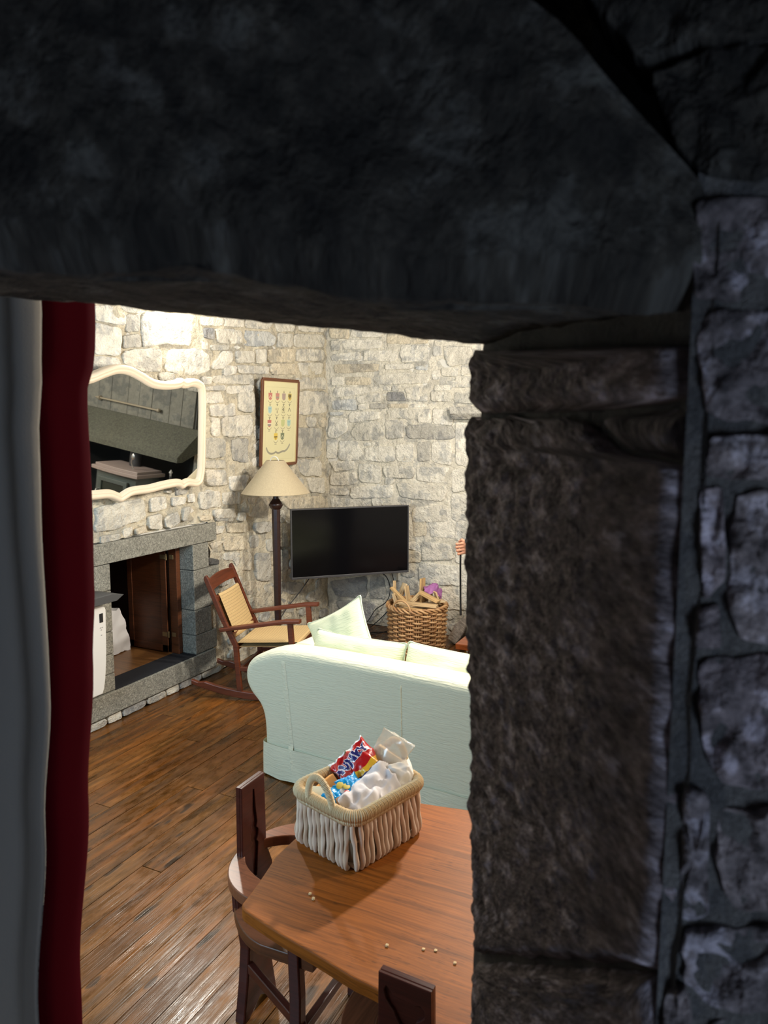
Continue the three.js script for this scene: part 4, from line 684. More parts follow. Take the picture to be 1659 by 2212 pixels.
function cushion(name, label, pos, rx, ry, rz, w, h, t, pinch, seed, group) { const g = thing(name, label, 'cushion', pos, 0, group); g.rotation.order = 'YXZ'; g.rotation.set(rx, ry, rz); part('cover', pillow(w, h, t, pinch, seed, group ? 0.34 : 0.55), M.cushion, g); part('piping', pillowEdge(w, h, pinch, 0.005), M.piping, g); return g; }
cushion('back_cushion', 'pale green back cushion on the sofa beside the upright square pillow', onSofa(0.53, 0.645, -0.26), -16 * DEG, SOFA_TURN, 0, 0.62, 0.42, 0.2, 0.04, 2, 'sofa back cushions');
cushion('back_cushion', 'pale green back cushion sagging along the sofa back, away from the upright pillow', onSofa(1.16, 0.655, -0.26), -16 * DEG, SOFA_TURN, -1 * DEG, 0.62, 0.42, 0.22, 0.04, 5, 'sofa back cushions');
cushion('throw_pillow', 'square pale green pillow standing on its corner at the end of the sofa', onSofa(0.37, 0.765, -0.37), -16 * DEG, SOFA_TURN - 6 * DEG, 32 * DEG, 0.44, 0.44, 0.16, 0.1, 9);
// ---------- log basket and kindling ----------
{
  const B = [-2.62, 0, -6.08], g = thing('log_basket', 'round brown wicker basket heaped with kindling by the wall', 'basket', B);
  const R = 0.262, n = 22, rows = 19, H = 0.4;
  for (let k = 0; k < n; k++) { const a = k / n * Math.PI * 2; part('stake', merge([-1, 1].map(s => tube([V(Math.cos(a + s * 0.035) * (R - 0.02), 0.01, Math.sin(a + s * 0.035) * (R - 0.02)), V(Math.cos(a + s * 0.035) * R, H * 0.5, Math.sin(a + s * 0.035) * R), V(Math.cos(a + s * 0.035) * (R + 0.004), H, Math.sin(a + s * 0.035) * (R + 0.004))], 0.0065, 6, 6))), M.wicker[k % 3], g); }
  for (let j = 0; j < rows; j++) { const y = 0.018 + j * (H - 0.03) / (rows - 1), rr = R - 0.012 * (1 - y / H) * 1.6 + 0.004, pts = []; for (let i = 0; i < n * 4; i++) { const a = i / (n * 4) * Math.PI * 2; const w = Math.cos(a * n / 2 + (j % 2) * Math.PI); pts.push(V(Math.cos(a) * (rr + 0.017 * w), y + 0.0025 * Math.sin(a * 9 + j), Math.sin(a) * (rr + 0.017 * w))); } part('weaver', tube(pts, 0.0102, n * 8, 7, true), M.wicker[(j * 2) % 3], g); }
  for (const [y0, r0, w] of [[H + 0.012, R + 0.01, 0.011], [0.016, R - 0.01, 0.009]]) for (let q = 0; q < 3; q++) { const pts = []; for (let i = 0; i < 96; i++) { const a = i / 96 * Math.PI * 2, f = a * 11 + q * 2.094; pts.push(V(Math.cos(a) * (r0 + 0.014 * Math.cos(f)), y0 + 0.016 * Math.sin(f), Math.sin(a) * (r0 + 0.014 * Math.cos(f)))); } part('braid', tube(pts, w, 200, 6, true), M.wicker[q], g); }
  for (const a of [1.72, -1.42]) { const c = V(Math.cos(a) * (R + 0.008), H + 0.01, Math.sin(a) * (R + 0.008)), t = V(-Math.sin(a), 0, Math.cos(a)), pts = []; for (let i = 0; i <= 12; i++) { const f = i / 12 * Math.PI; pts.push(c.clone().addScaledVector(t, Math.cos(f) * 0.095).add(V(0, Math.sin(f) * 0.095, 0))); } part('handle', tube(pts, 0.009, 36, 8), M.wicker[1], g); }
  part('base', lathe([[0.001, 0.01], [R - 0.03, 0.01], [R - 0.03, 0.02], [0.001, 0.02]], 32), M.wicker[2], g);
  // offcuts of pale wood; those seen in the heap are placed first
  const stick = (a, b, w, h, k, label) => single('kindling_stick', bar(V(B[0] + a[0], a[1], B[2] + a[2]), V(B[0] + b[0], b[1], B[2] + b[2]), w, h, 0.002), M.pine[k % 3], label || 'pale split kindling stick lying under the heap in the round wicker basket', 'kindling', 'kindling in the log basket');
  [[[-0.205, 0.41, 0.05], [-0.235, 0.62, 0.0], 0.035, 0.016, 'thin kindling stick standing upright at the cable side of the wicker basket'],
    [[-0.06, 0.46, 0.13], [-0.23, 0.57, 0.08], 0.04, 0.018, 'slanting kindling stick leaning over the cable side of the wicker basket'],
    [[-0.15, 0.41, 0.12], [-0.185, 0.53, 0.12], 0.06, 0.016, 'short upright kindling block beside the slanting stick in the basket'],
    [[-0.09, 0.42, -0.01], [-0.125, 0.575, -0.03], 0.075, 0.018, 'squat orange-tinted kindling block standing in the wicker basket'],
    [[0.0, 0.41, -0.13], [-0.01, 0.635, -0.15], 0.1, 0.02, 'widest and tallest kindling board standing at the back of the basket'],
    [[0.1, 0.42, -0.08], [0.09, 0.55, -0.12], 0.06, 0.02, 'upright kindling block between the tallest board and the purple wrapper'],
    [[-0.12, 0.462, 0.165], [0.25, 0.452, 0.12], 0.075, 0.02, 'long flat kindling lath lying across the front of the wicker basket'],
    [[0.05, 0.545, 0.04], [0.24, 0.48, 0.06], 0.075, 0.018, 'broad kindling lath sloping down over the front of the heap'],
    [[0.15, 0.45, -0.15], [0.25, 0.465, -0.01], 0.06, 0.014, 'kindling lath resting on the basket rim below the purple wrapper'],
    [[-0.03, 0.45, 0.06], [0.03, 0.53, -0.05], 0.05, 0.02, 'short kindling chunk tilted in the middle of the heap'],
    [[-0.04, 0.425, 0.21], [0.14, 0.425, 0.21], 0.04, 0.014, 'kindling strip seen through the near basket handle'],
    [[-0.21, 0.425, -0.04], [-0.17, 0.58, -0.1], 0.07, 0.018, 'kindling block leaning back behind the thin upright stick'],
    [[0.2, 0.43, -0.05], [0.17, 0.55, -0.02], 0.06, 0.016, 'kindling block propped in front of the purple wrapper'],
    [[-0.19, 0.445, 0.0], [-0.02, 0.445, -0.06], 0.07, 0.016, 'flat kindling offcut filling the middle of the heap'],
    [[0.02, 0.435, 0.1], [0.19, 0.445, 0.0], 0.07, 0.016, 'flat kindling offcut under the broad sloping lath'],
    [[-0.05, 0.44, -0.19], [0.14, 0.45, -0.19], 0.05, 0.016, 'kindling strip lying along the back rim of the basket']].forEach(([a, b, w, h, l], k) => stick(a, b, w, h, k, l));
  const r = rng(21); let kk = 0;
  for (let l = 0; l < 3; l++) { const t = 0.4 + l * 1.1, y = 0.335 + l * 0.028; for (let o = -0.165; o < 0.18; o += 0.066) { const L = Math.sqrt(Math.max(0, 0.048 - o * o)) * (0.86 + 0.1 * r()); if (L < 0.05) continue; const c = Math.cos(t), s = Math.sin(t); stick([-s * o - c * L, y, c * o - s * L], [-s * o + c * L, y, c * o + s * L], 0.052 + 0.008 * r(), 0.02, kk++); } }
  const bag = gridGeo(14, 14, (a, b) => { const u = a - 0.5, v = b - 0.5; return V(u * 0.17 + 0.02 * N3(a * 5, b * 5, 3), -Math.abs(u) * 0.16 - v * v * 0.2 + 0.03 * N3(a * 6, b * 6, 8), v * 0.15 + 0.03 * N3(a * 5, b * 5, 12)); });
  const pb = single('purple_wrapper', bag, std([0.36, 0.13, 0.34], 0.6), 'crumpled purple wrapper poking out of the kindling', 'wrapper'); pb.position.set(B[0] + 0.15, 0.6, B[2] - 0.1); pb.rotation.set(0.5, 0.4, -0.5);
}
{
  const lg = stoneGeo([[-0.05, -0.15], [0.05, -0.16], [0.065, 0.0], [0.04, 0.15], [-0.02, 0.16], [-0.06, 0.03]], 0.07, 71, (u, v, w) => V(u, v, w), { rough: 0.5, back: 0.05, fine: 20 });
  const m = single('split_log', lg, std([0.55, 0.5, 0.45], 0.95, { map: TX.wood, bumpMap: TX.stoneBump, bumpScale: 0.01 }), 'grey weathered split log leaning against the wall beside the log basket', 'log'); m.position.set(-2.285, 0.145, -6.38); m.rotation.set(-0.15, 0, -0.55);
}
// ---------- rug and low table ----------
{
  const g = thing('rug', 'red-brown rug with a mustard border in front of the fireplace', 'rug', [-1.35, 0, -5.45]);
  part('border', box(1.6, 0.012, 1.6, 0, 0.006, 0, 0.004), std([0.42, 0.24, 0.045], 0.95, { bumpMap: TX.fineBump, bumpScale: 0.003 }), g);
  part('field', box(1.38, 0.004, 1.38, 0, 0.0135, 0, 0.001), std([0.3, 0.075, 0.03], 0.95, { bumpMap: TX.fineBump, bumpScale: 0.003 }), g);
  const r = rng(3); for (let k = 0; k < 40; k++) part('motif', box(0.03, 0.002, 0.012, (r() - 0.5) * 1.25, 0.016, (r() - 0.5) * 1.25), std([0.6, 0.4, 0.25], 0.95), g);
  const t = thing('coffee_table', 'low orange-brown wooden table on the rug', 'table', [-1.4, 0.0175, -5.42]);
  part('table_top', box(0.98, 0.045, 0.56, 0, 0.36, 0, 0.005), std([0.4, 0.11, 0.03], 0.35, { map: TX.wood }), t);
  for (const [x, z] of [[-0.42, -0.22], [0.42, -0.22], [-0.42, 0.22], [0.42, 0.22]]) part('leg', box(0.06, 0.34, 0.06, x * 0.9, 0.17, z * 0.9, 0.005), M.mahogany, t);
  const p = single('paper_sheet', gridGeo(10, 10, (a, b) => V((a - 0.5) * 0.2, 0.012 * Math.sin(a * 3 + b * 2), (b - 0.5) * 0.26)), std([0.82, 0.8, 0.74], 0.8), 'creased white paper lying on the low table', 'paper'); p.position.set(-1.68, 0.41, -5.3); p.rotation.y = 0.5;
}
// ---------- dining table ----------
{
  const g = thing('dining_table', 'orange-brown polished wooden dining table with bowed edges', 'table', [-0.33, 0, -1.885]);
  const e = [[-0.853, 0.376], [-0.704, 0.412], [-0.575, 0.436], [-0.452, 0.462], [-0.362, 0.474], [-0.134, 0.528], [0, 0.535]], half = [...e, ...e.slice(0, -1).reverse().map(([x, z]) => [-x, z])];
  const sh = new THREE.Shape(); sh.moveTo(-0.905, 0.13); sh.quadraticCurveTo(-0.872, 0.27, -0.862, 0.355); sh.quadraticCurveTo(-0.858, 0.372, -0.835, 0.38); sh.splineThru(half.slice(1, -1).map(p => new THREE.Vector2(p[0], p[1] * 1.0)));
  sh.lineTo(0.835, 0.38); sh.quadraticCurveTo(0.858, 0.372, 0.862, 0.355); sh.quadraticCurveTo(0.905, 0.13, 0.905, -0.13); sh.quadraticCurveTo(0.872, -0.27, 0.862, -0.355); sh.lineTo(0.835, -0.38);
  sh.splineThru(half.slice(1, -1).reverse().map(p => new THREE.Vector2(p[0], -p[1] * 0.86))); sh.lineTo(-0.835, -0.38); sh.quadraticCurveTo(-0.872, -0.27, -0.905, -0.13); sh.lineTo(-0.905, 0.13);
  const top = worldUV(new THREE.ExtrudeGeometry(sh, { depth: 0.028, bevelEnabled: true, bevelSize: 0.006, bevelThickness: 0.005, bevelOffset: -0.006, bevelSegments: 3, curveSegments: 24 }).rotateX(Math.PI / 2).translate(0, 0.745, 0));
  part('table_top', top, M.table, g);
  for (const x of [-0.44, 0.44]) {
    part('trestle_post', extrude([[-0.16, 0.06], [0.16, 0.06], [0.1, 0.3], [0.14, 0.7], [-0.14, 0.7], [-0.1, 0.3]], 0.045, 0.005).rotateY(Math.PI / 2).translate(x - 0.02, 0, 0), M.mahogany, g);
    part('foot', box(0.07, 0.07, 0.62, x, 0.035, 0, 0.012), M.mahogany, g); part('top_rail', box(0.06, 0.05, 0.6, x, 0.685, 0, 0.01), M.mahogany, g);
  }
  part('stretcher', box(0.95, 0.09, 0.035, 0, 0.24, 0, 0.006), M.mahogany, g);
  const r = rng(8), crumb = std([0.75, 0.55, 0.3], 0.9);
  [[-0.71, 0.24], [-0.69, 0.255], [-0.33, 0.3], [-0.3, 0.29], [-0.24, 0.31], [-0.42, 0.33], [0.0, 0.44]].forEach(([x, z]) => { const c = single('crumb', stoneGeo([[-0.004, -0.003], [0.004, -0.004], [0.005, 0.003], [-0.003, 0.004]], 0.003, 3 + x * 9, (u, v, w) => V(u, w, v), { n: 10, back: 0 }), crumb, 'pale crumb on the bare polished dining table', 'crumb', 'crumbs on the dining table'); c.position.set(-0.33 + x, 0.7505, -1.885 + z); });
}
// ---------- carved plank chairs ----------
function plankChair(label, pos, ry, motif, rearSide) {
  const g = thing('plank_chair', label, 'chair', pos, ry, 'carved plank chairs at the dining table'), m = M.mahogany;
  const out = [[-0.1, 0.42], [0.1, 0.42], [0.105, 0.5], [0.085, 0.55], [0.07, 0.58], [0.066, 0.86], [-0.066, 0.86], [-0.07, 0.58], [-0.085, 0.55], [-0.105, 0.5]];
  const solid = extrude(out, 0.018, 0.003), skin = extrude(out, 0.009, 0.002, 10, [motif]);
  if (rearSide) solid.translate(0, 0, 0.0085); else { solid.translate(0, 0, -0.0265); skin.translate(0, 0, -0.009); }
  // local shape lies in z,y: turn it so that its face looks along x
  part('back_plank', merge([solid, skin]).rotateY(Math.PI / 2).translate(-0.17, 0, 0), m, g);
  const ring = new THREE.Shape(); ring.moveTo(0.15, 0.235); ring.lineTo(0.02, 0.238); ring.bezierCurveTo(-0.13, 0.24, -0.215, 0.14, -0.215, 0); ring.bezierCurveTo(-0.215, -0.14, -0.13, -0.24, 0.02, -0.238); ring.lineTo(0.15, -0.235); ring.quadraticCurveTo(0.18, -0.2, 0.15, -0.165); ring.lineTo(0.02, -0.15); ring.bezierCurveTo(-0.07, -0.145, -0.187, -0.09, -0.187, 0); ring.bezierCurveTo(-0.187, 0.09, -0.07, 0.145, 0.02, 0.15); ring.lineTo(0.15, 0.165); ring.quadraticCurveTo(0.18, 0.2, 0.15, 0.235);
  part('arm_ring', worldUV(new THREE.ExtrudeGeometry(ring, { depth: 0.03, bevelEnabled: true, bevelSize: 0.004, bevelThickness: 0.004, bevelOffset: -0.004, curveSegments: 20 }).rotateX(Math.PI / 2).translate(0, 0.606, 0)), M.armwood, g);
  const seat = new THREE.Shape(); seat.moveTo(-0.19, 0.1); seat.quadraticCurveTo(-0.1, 0.2, 0.0, 0.21); seat.lineTo(0.19, 0.2); seat.quadraticCurveTo(0.205, 0, 0.19, -0.2); seat.lineTo(0, -0.21); seat.quadraticCurveTo(-0.1, -0.2, -0.19, -0.1);
  part('seat', worldUV(new THREE.ExtrudeGeometry(seat, { depth: 0.03, bevelEnabled: true, bevelSize: 0.005, bevelThickness: 0.005, bevelOffset: -0.005, curveSegments: 16 }).rotateX(Math.PI / 2).translate(0, 0.435, 0)), M.cupboard, g);
  part('rear_leg', extrude([[-0.1, 0], [-0.06, 0.0], [0, 0.04], [0.06, 0], [0.1, 0], [0.075, 0.14], [0.062, 0.26], [0.085, 0.4], [-0.085, 0.4], [-0.062, 0.26], [-0.075, 0.14]], 0.042, 0.006).rotateY(Math.PI / 2).translate(-0.2, 0, 0), m, g);
  for (const s of [1, -1]) {
    part('front_leg', extrude([[0.1, 0], [0.145, 0], [0.15, 0.3], [0.14, 0.57], [0.1, 0.57], [0.108, 0.3]], 0.036, 0.005).translate(0, 0, s * 0.195 - 0.018), m, g);
    part('side_stretcher', bar(V(-0.17, 0.19, s * 0.05), V(0.15, 0.19, s * 0.195), 0.026, 0.036, 0.005), m, g);
    part('tenon', box(0.02, 0.028, 0.012, 0.156, 0.19, s * 0.195, 0.003), m, g);
  }
  part('cross_stretcher', bar(V(0.125, 0.15, -0.2), V(0.125, 0.15, 0.2), 0.028, 0.032, 0.005), m, g);
  return g;
}
const spear = [].concat([[-0.002, 0.83], [0.003, 0.826], [0.006, 0.76], [0.012, 0.7], [0.008, 0.682], [0.016, 0.668], [0.014, 0.645], [0.008, 0.632], [0.014, 0.62], [0.012, 0.59], [0.006, 0.5], [-0.006, 0.5], [-0.012, 0.59], [-0.014, 0.62], [-0.006, 0.632], [-0.013, 0.645], [-0.014, 0.668], [-0.007, 0.682], [-0.011, 0.7], [-0.005, 0.76]]).map(([x, y]) => [x * 1.5, y]);
const cloud = [[0.052, 0.82], [0.046, 0.832], [0.036, 0.826], [0.026, 0.812], [0.008, 0.812], [-0.008, 0.812], [-0.026, 0.808], [-0.038, 0.816], [-0.05, 0.808], [-0.05, 0.79], [-0.04, 0.778], [-0.03, 0.772], [-0.026, 0.758], [-0.014, 0.746], [0.0, 0.744], [0.012, 0.75], [0.02, 0.762], [0.026, 0.776], [0.036, 0.786], [0.046, 0.798]];
plankChair('dark wooden plank chair whose back is carved with a slender spear, at the table end', [-1.29, 0, -1.95], 0, spear, false);
plankChair('dark wooden plank chair with a cloud carved in its back, tucked under the table', [-0.6, 0, -1.515], 88 * DEG, cloud, true);
// ---------- snack basket on the table ----------
const BK = { pos: [-1.056, 0.7505, -1.979], ry: 73.4 * DEG, L: 0.33, W: 0.28, H: 0.185 };
const inBasket = (x, y, z) => { const c = Math.cos(BK.ry), s = Math.sin(BK.ry); return [BK.pos[0] + x * c + z * s, BK.pos[1] + y, BK.pos[2] - x * s + z * c]; };
{
  const { L, W, H } = BK, g = thing('snack_basket', 'rectangular twisted-rope basket full of snacks on the dining table', 'basket', BK.pos, BK.ry);
  const rr = (l, w, r, n) => { const p = []; const cs = [[l / 2 - r, w / 2 - r, 0], [-l / 2 + r, w / 2 - r, 90], [-l / 2 + r, -w / 2 + r, 180], [l / 2 - r, -w / 2 + r, 270]]; cs.forEach(([x, z, a], k) => { for (let i = 0; i <= 4; i++) { const f = (a + i * 22.5) * DEG; p.push([x + r * Math.cos(f), z + r * Math.sin(f)]); } const [x2, z2, a2] = cs[(k + 1) % 4], e = [x2 + r * Math.cos(a2 * DEG), z2 + r * Math.sin(a2 * DEG)], s = p[p.length - 1]; for (let i = 1; i < n; i++) p.push([lerp(s[0], e[0], i / n), lerp(s[1], e[1], i / n)]); }); return p; };
  const coil = (turns) => (t, f) => 1 + 0.09 * Math.sin(t * turns * 6.283 + f) + 0.04 * Math.sin(t * turns * 2.2);
  part('rim', tube(rr(L, W, 0.05, 6).map(([x, z]) => V(x, H - 0.012 + 0.004 * N3(x * 8, z * 8, 1), z)), 0.0185, 1500, 10, true, coil(210)), M.rope, g);
  part('under_rim', tube(rr(L - 0.004, W - 0.004, 0.05, 6).map(([x, z]) => V(x, H - 0.032, z)), 0.012, 1100, 8, true, coil(200)), M.rope, g);
  const line = rr(L - 0.012, W - 0.012, 0.035, 30), cv = new THREE.CatmullRomCurve3(line.map(([x, z]) => V(x, 0, z)), true), n = 54, r = rng(14);
  for (let k = 0; k < n; k++) {
    const a = k / n, p = cv.getPointAt(a), t = cv.getTangentAt(a), o = V(-t.z, 0, t.x), sl = (r() - 0.5) * 0.014 + 0.006, b = 0.004 + 0.004 * r(), out = o.dot(p) > 0 ? 1 : -1;
    const at = (y, s, q) => p.clone().addScaledVector(t, s).addScaledVector(o, q * out).setY(y);
    part('reed', tube([at(0.004, -sl, 0.002), at(0.02, -sl, b + 0.004), at(0.07, -sl * 0.4, b), at(0.12, sl * 0.6, b * 0.6), at(H - 0.025, sl * 1.2, -0.002)], 0.0085, 16, 7, false, (q, f) => 0.86 + 0.2 * Math.abs(q - 0.45) * 1.6 + 0.13 * Math.sin(f * 2 + q * 15 + k)), M.reed[k % 3], g);
  }
  part('weft_cord', tube(rr(L - 0.026, W - 0.026, 0.035, 6).map(([x, z]) => V(x, 0.085, z)), 0.004, 120, 6, true), M.rope, g);
  const liner = rr(L - 0.034, W - 0.034, 0.035, 4); part('liner', gridGeo(liner.length, 6, (a, b) => { const q = liner[Math.round(a * liner.length) % liner.length]; return V(q[0], 0.01 + b * (H - 0.03), q[1]); }), std([0.3, 0.21, 0.13], 0.95), g);
  part('bottom', box(L - 0.03, 0.012, W - 0.03, 0, 0.008, 0, 0.004), M.reed[2], g);
  for (const s of [-1, 1]) { const pts = []; for (let i = 0; i <= 14; i++) { const f = i / 14 * Math.PI; pts.push(V(s * (L / 2 + 0.004) + s * 0.012 * Math.sin(f), H - 0.02 + Math.sin(f) * 0.1, Math.cos(f) * 0.056)); } part('handle', tube(pts, 0.011, 420, 9, false, coil(62)), M.rope, g); }
}
function crumple(geo, amp, f, seed) { geo.deleteAttribute('normal'); geo = mergeVertices(geo, 1e-5); const p = geo.attributes.position; for (let i = 0; i < p.count; i++) { const x = p.getX(i), y = p.getY(i), z = p.getZ(i); const rg = 1 - 3 * Math.abs(N3(x * f * 1.3, y * f * 1.3, z * f * 1.3 + seed * 2)); p.setXYZ(i, x + amp * N3(x * f, y * f, z * f + seed), y + amp * (0.7 * N3(x * f + 9, y * f, z * f + seed) + 0.4 * rg), z + amp * (0.7 * N3(x * f, y * f + 9, z * f + seed) + 0.4 * rg)); } geo.computeVertexNormals(); return geo; }
function place(m, p, rx, ry, rz) { m.position.set(...p); m.rotation.order = 'YXZ'; m.rotation.set(rx, ry, rz); return m; }
{
  // printed crisp bag
  const cv = document.createElement('canvas'); cv.width = 512; cv.height = 700; const c = cv.getContext('2d');
  c.fillStyle = '#c3161c'; c.fillRect(0, 0, 512, 700);
  c.fillStyle = '#f2b632'; c.beginPath(); c.moveTo(0, 350); c.bezierCurveTo(120, 270, 240, 440, 512, 300); c.lineTo(512, 500); c.lineTo(0, 500); c.fill();
  c.fillStyle = '#27286b'; c.beginPath(); c.moveTo(0, 430); c.bezierCurveTo(160, 350, 260, 510, 512, 380); c.lineTo(512, 700); c.lineTo(0, 700); c.fill();
  c.fillStyle = '#5d6fae'; for (let k = 0; k < 14; k++) c.fillRect(60 + (k * 97) % 380, 580 + (k * 41) % 90, 26, 12);
  c.save(); c.translate(256, 240); c.rotate(-0.1); c.font = 'bold 170px sans-serif'; c.textAlign = 'center'; c.lineWidth = 26; c.strokeStyle = '#ffffff'; c.strokeText('HUNKY', 0, 0, 480); c.lineWidth = 12; c.strokeStyle = '#22235e'; c.strokeText('HUNKY', 0, 0, 480); c.fillStyle = '#2a2c74'; c.fillText('HUNKY', 0, 0, 480); c.restore();
  c.strokeStyle = '#ffffff'; c.lineWidth = 14; c.beginPath(); c.arc(420, 620, 44, 0, 7); c.stroke();
  c.fillStyle = '#f4f4f4'; c.fillRect(0, 0, 512, 30); c.fillRect(0, 668, 512, 32);
  const t = new THREE.CanvasTexture(cv); t.colorSpace = THREE.SRGBColorSpace;
  const g = thing('crisp_bag', 'red, yellow and blue printed crisp bag in the rope basket', 'bag', inBasket(0.045, 0.185, -0.03)); g.rotation.order = 'YXZ'; g.rotation.set(-34 * DEG, 6 * DEG, 52 * DEG);
  const geo = crumple(pillow(0.16, 0.2, 0.075, 0.08, 4), 0.012, 26, 2), uv = geo.attributes.uv; for (let i = 0; i < uv.count; i++) uv.setXY(i, uv.getX(i) / 0.16, uv.getY(i) / 0.2);
  part('bag_body', geo, new THREE.MeshPhysicalMaterial({ color: 0xffffff, map: t, roughness: 0.3, clearcoat: 0.5, clearcoatRoughness: 0.2 }), g);
  const seal = crumple(box(0.15, 0.02, 0.002, 0, -0.104, 0), 0.005, 30, 5); part('bottom_seal', seal, std([0.8, 0.8, 0.8], 0.35), g);

  const paper = crumple(pillow(0.27, 0.13, 0.07, 0.05, 7), 0.016, 19, 6);
  place(single('paper_bag', paper, std([0.72, 0.7, 0.72], 0.85), 'crumpled white paper bag lying along the side of the rope basket', 'bag'), inBasket(0.0, 0.165, 0.072), -48 * DEG, 73.4 * DEG, 12 * DEG);
  place(single('bun_wrapper', crumple(pillow(0.12, 0.09, 0.07, 0.05, 3), 0.01, 20, 3), std([0.74, 0.72, 0.68], 0.7), 'pale rounded paper parcel at the far end of the rope basket', 'parcel'), inBasket(0.115, 0.18, 0.07), -40 * DEG, 60 * DEG, 0);

  const pk = thing('biscuit_pack', 'clear plastic pack of beige biscuits leaning on the basket handle', 'packet', inBasket(0.13, 0.225, 0.01)); pk.rotation.order = 'YXZ'; pk.rotation.set(-24 * DEG, 12 * DEG, -26 * DEG);
  part('biscuits', crumple(box(0.1, 0.11, 0.03, 0, -0.035, 0, 0.01), 0.004, 40, 2), std([0.7, 0.56, 0.38], 0.8), pk);
  part('film', crumple(new THREE.BoxGeometry(0.112, 0.15, 0.042, 10, 12, 5), 0.009, 26, 9), new THREE.MeshPhysicalMaterial({ color: new THREE.Color().setRGB(0.95, 0.9, 0.82), roughness: 0.25, transmission: 0.7, thickness: 0, clearcoat: 0.6 }), pk);
  const blue = std([0.0, 0.32, 0.72], 0.3);
  const packet = (label, p, rx, ry, rz, w, h, seed, extra) => { const q = thing('snack_packet', label, 'packet', p); q.rotation.order = 'YXZ'; q.rotation.set(rx, ry, rz); part('wrapper', crumple(pillow(w, h, 0.035, 0.05, seed), 0.01, 28, seed), blue, q); extra(q, w, h); return q; };
  const blob = (q, x, y, s, col, name) => part(name, new THREE.SphereGeometry(s, 16, 10).scale(1, 0.8, 0.2).translate(x, y, 0.016), col, q);
  const yl = std([0.75, 0.6, 0.12], 0.4), wh = std([0.8, 0.8, 0.8], 0.4), rd = std([0.5, 0.04, 0.05], 0.4);
  packet('small bright blue snack packet with a yellow patch, beside the white paper bag', inBasket(-0.045, 0.185, 0.015), -62 * DEG, 66 * DEG, 8 * DEG, 0.09, 0.085, 11, q => { blob(q, -0.025, 0.008, 0.014, yl, 'yellow_patch'); blob(q, -0.04, -0.01, 0.011, rd, 'red_patch'); });
  packet('small blue snack packet with white and yellow patches next to the near handle', inBasket(-0.1, 0.172, 0.01), -56 * DEG, 52 * DEG, 22 * DEG, 0.1, 0.08, 17, q => { blob(q, 0.018, 0.006, 0.013, wh, 'white_patch'); blob(q, 0.022, 0.024, 0.016, yl, 'yellow_patch'); });
  place(single('brown_wrapper', crumple(pillow(0.1, 0.075, 0.03, 0.05, 8), 0.01, 26, 4), std([0.42, 0.2, 0.07], 0.35), 'shiny orange-brown wrapper against the near basket rim', 'wrapper'), inBasket(-0.1, 0.165, 0.07), -50 * DEG, 40 * DEG, 10 * DEG);
  place(single('orange_carton', crumple(box(0.075, 0.06, 0.03, 0, 0, 0, 0.004), 0.003, 30, 6), std([0.75, 0.32, 0.07], 0.5), 'small orange carton inside the rope basket near its handle', 'carton'), inBasket(-0.065, 0.155, -0.08), -35 * DEG, 60 * DEG, 20 * DEG);
  place(single('cream_card', crumple(box(0.12, 0.07, 0.006, 0, 0, 0, 0.002), 0.006, 16, 2), std([0.72, 0.68, 0.5], 0.7), 'cream card packet under the near handle of the rope basket', 'card'), inBasket(-0.115, 0.165, -0.035), -60 * DEG, 40 * DEG, -12 * DEG);
  const gc = new THREE.Shape([new THREE.Vector2(-0.03, -0.06), new THREE.Vector2(0.035, -0.06), new THREE.Vector2(0.035, -0.01), new THREE.Vector2(-0.012, 0.065)]);
  place(single('green_card', worldUV(new THREE.ExtrudeGeometry(gc, { depth: 0.003, bevelEnabled: false })), std([0.22, 0.25, 0.1], 0.6), 'pointed green card standing against the far side of the rope basket', 'card'), inBasket(0.035, 0.185, -0.085), -12 * DEG, 30 * DEG, 0);
}
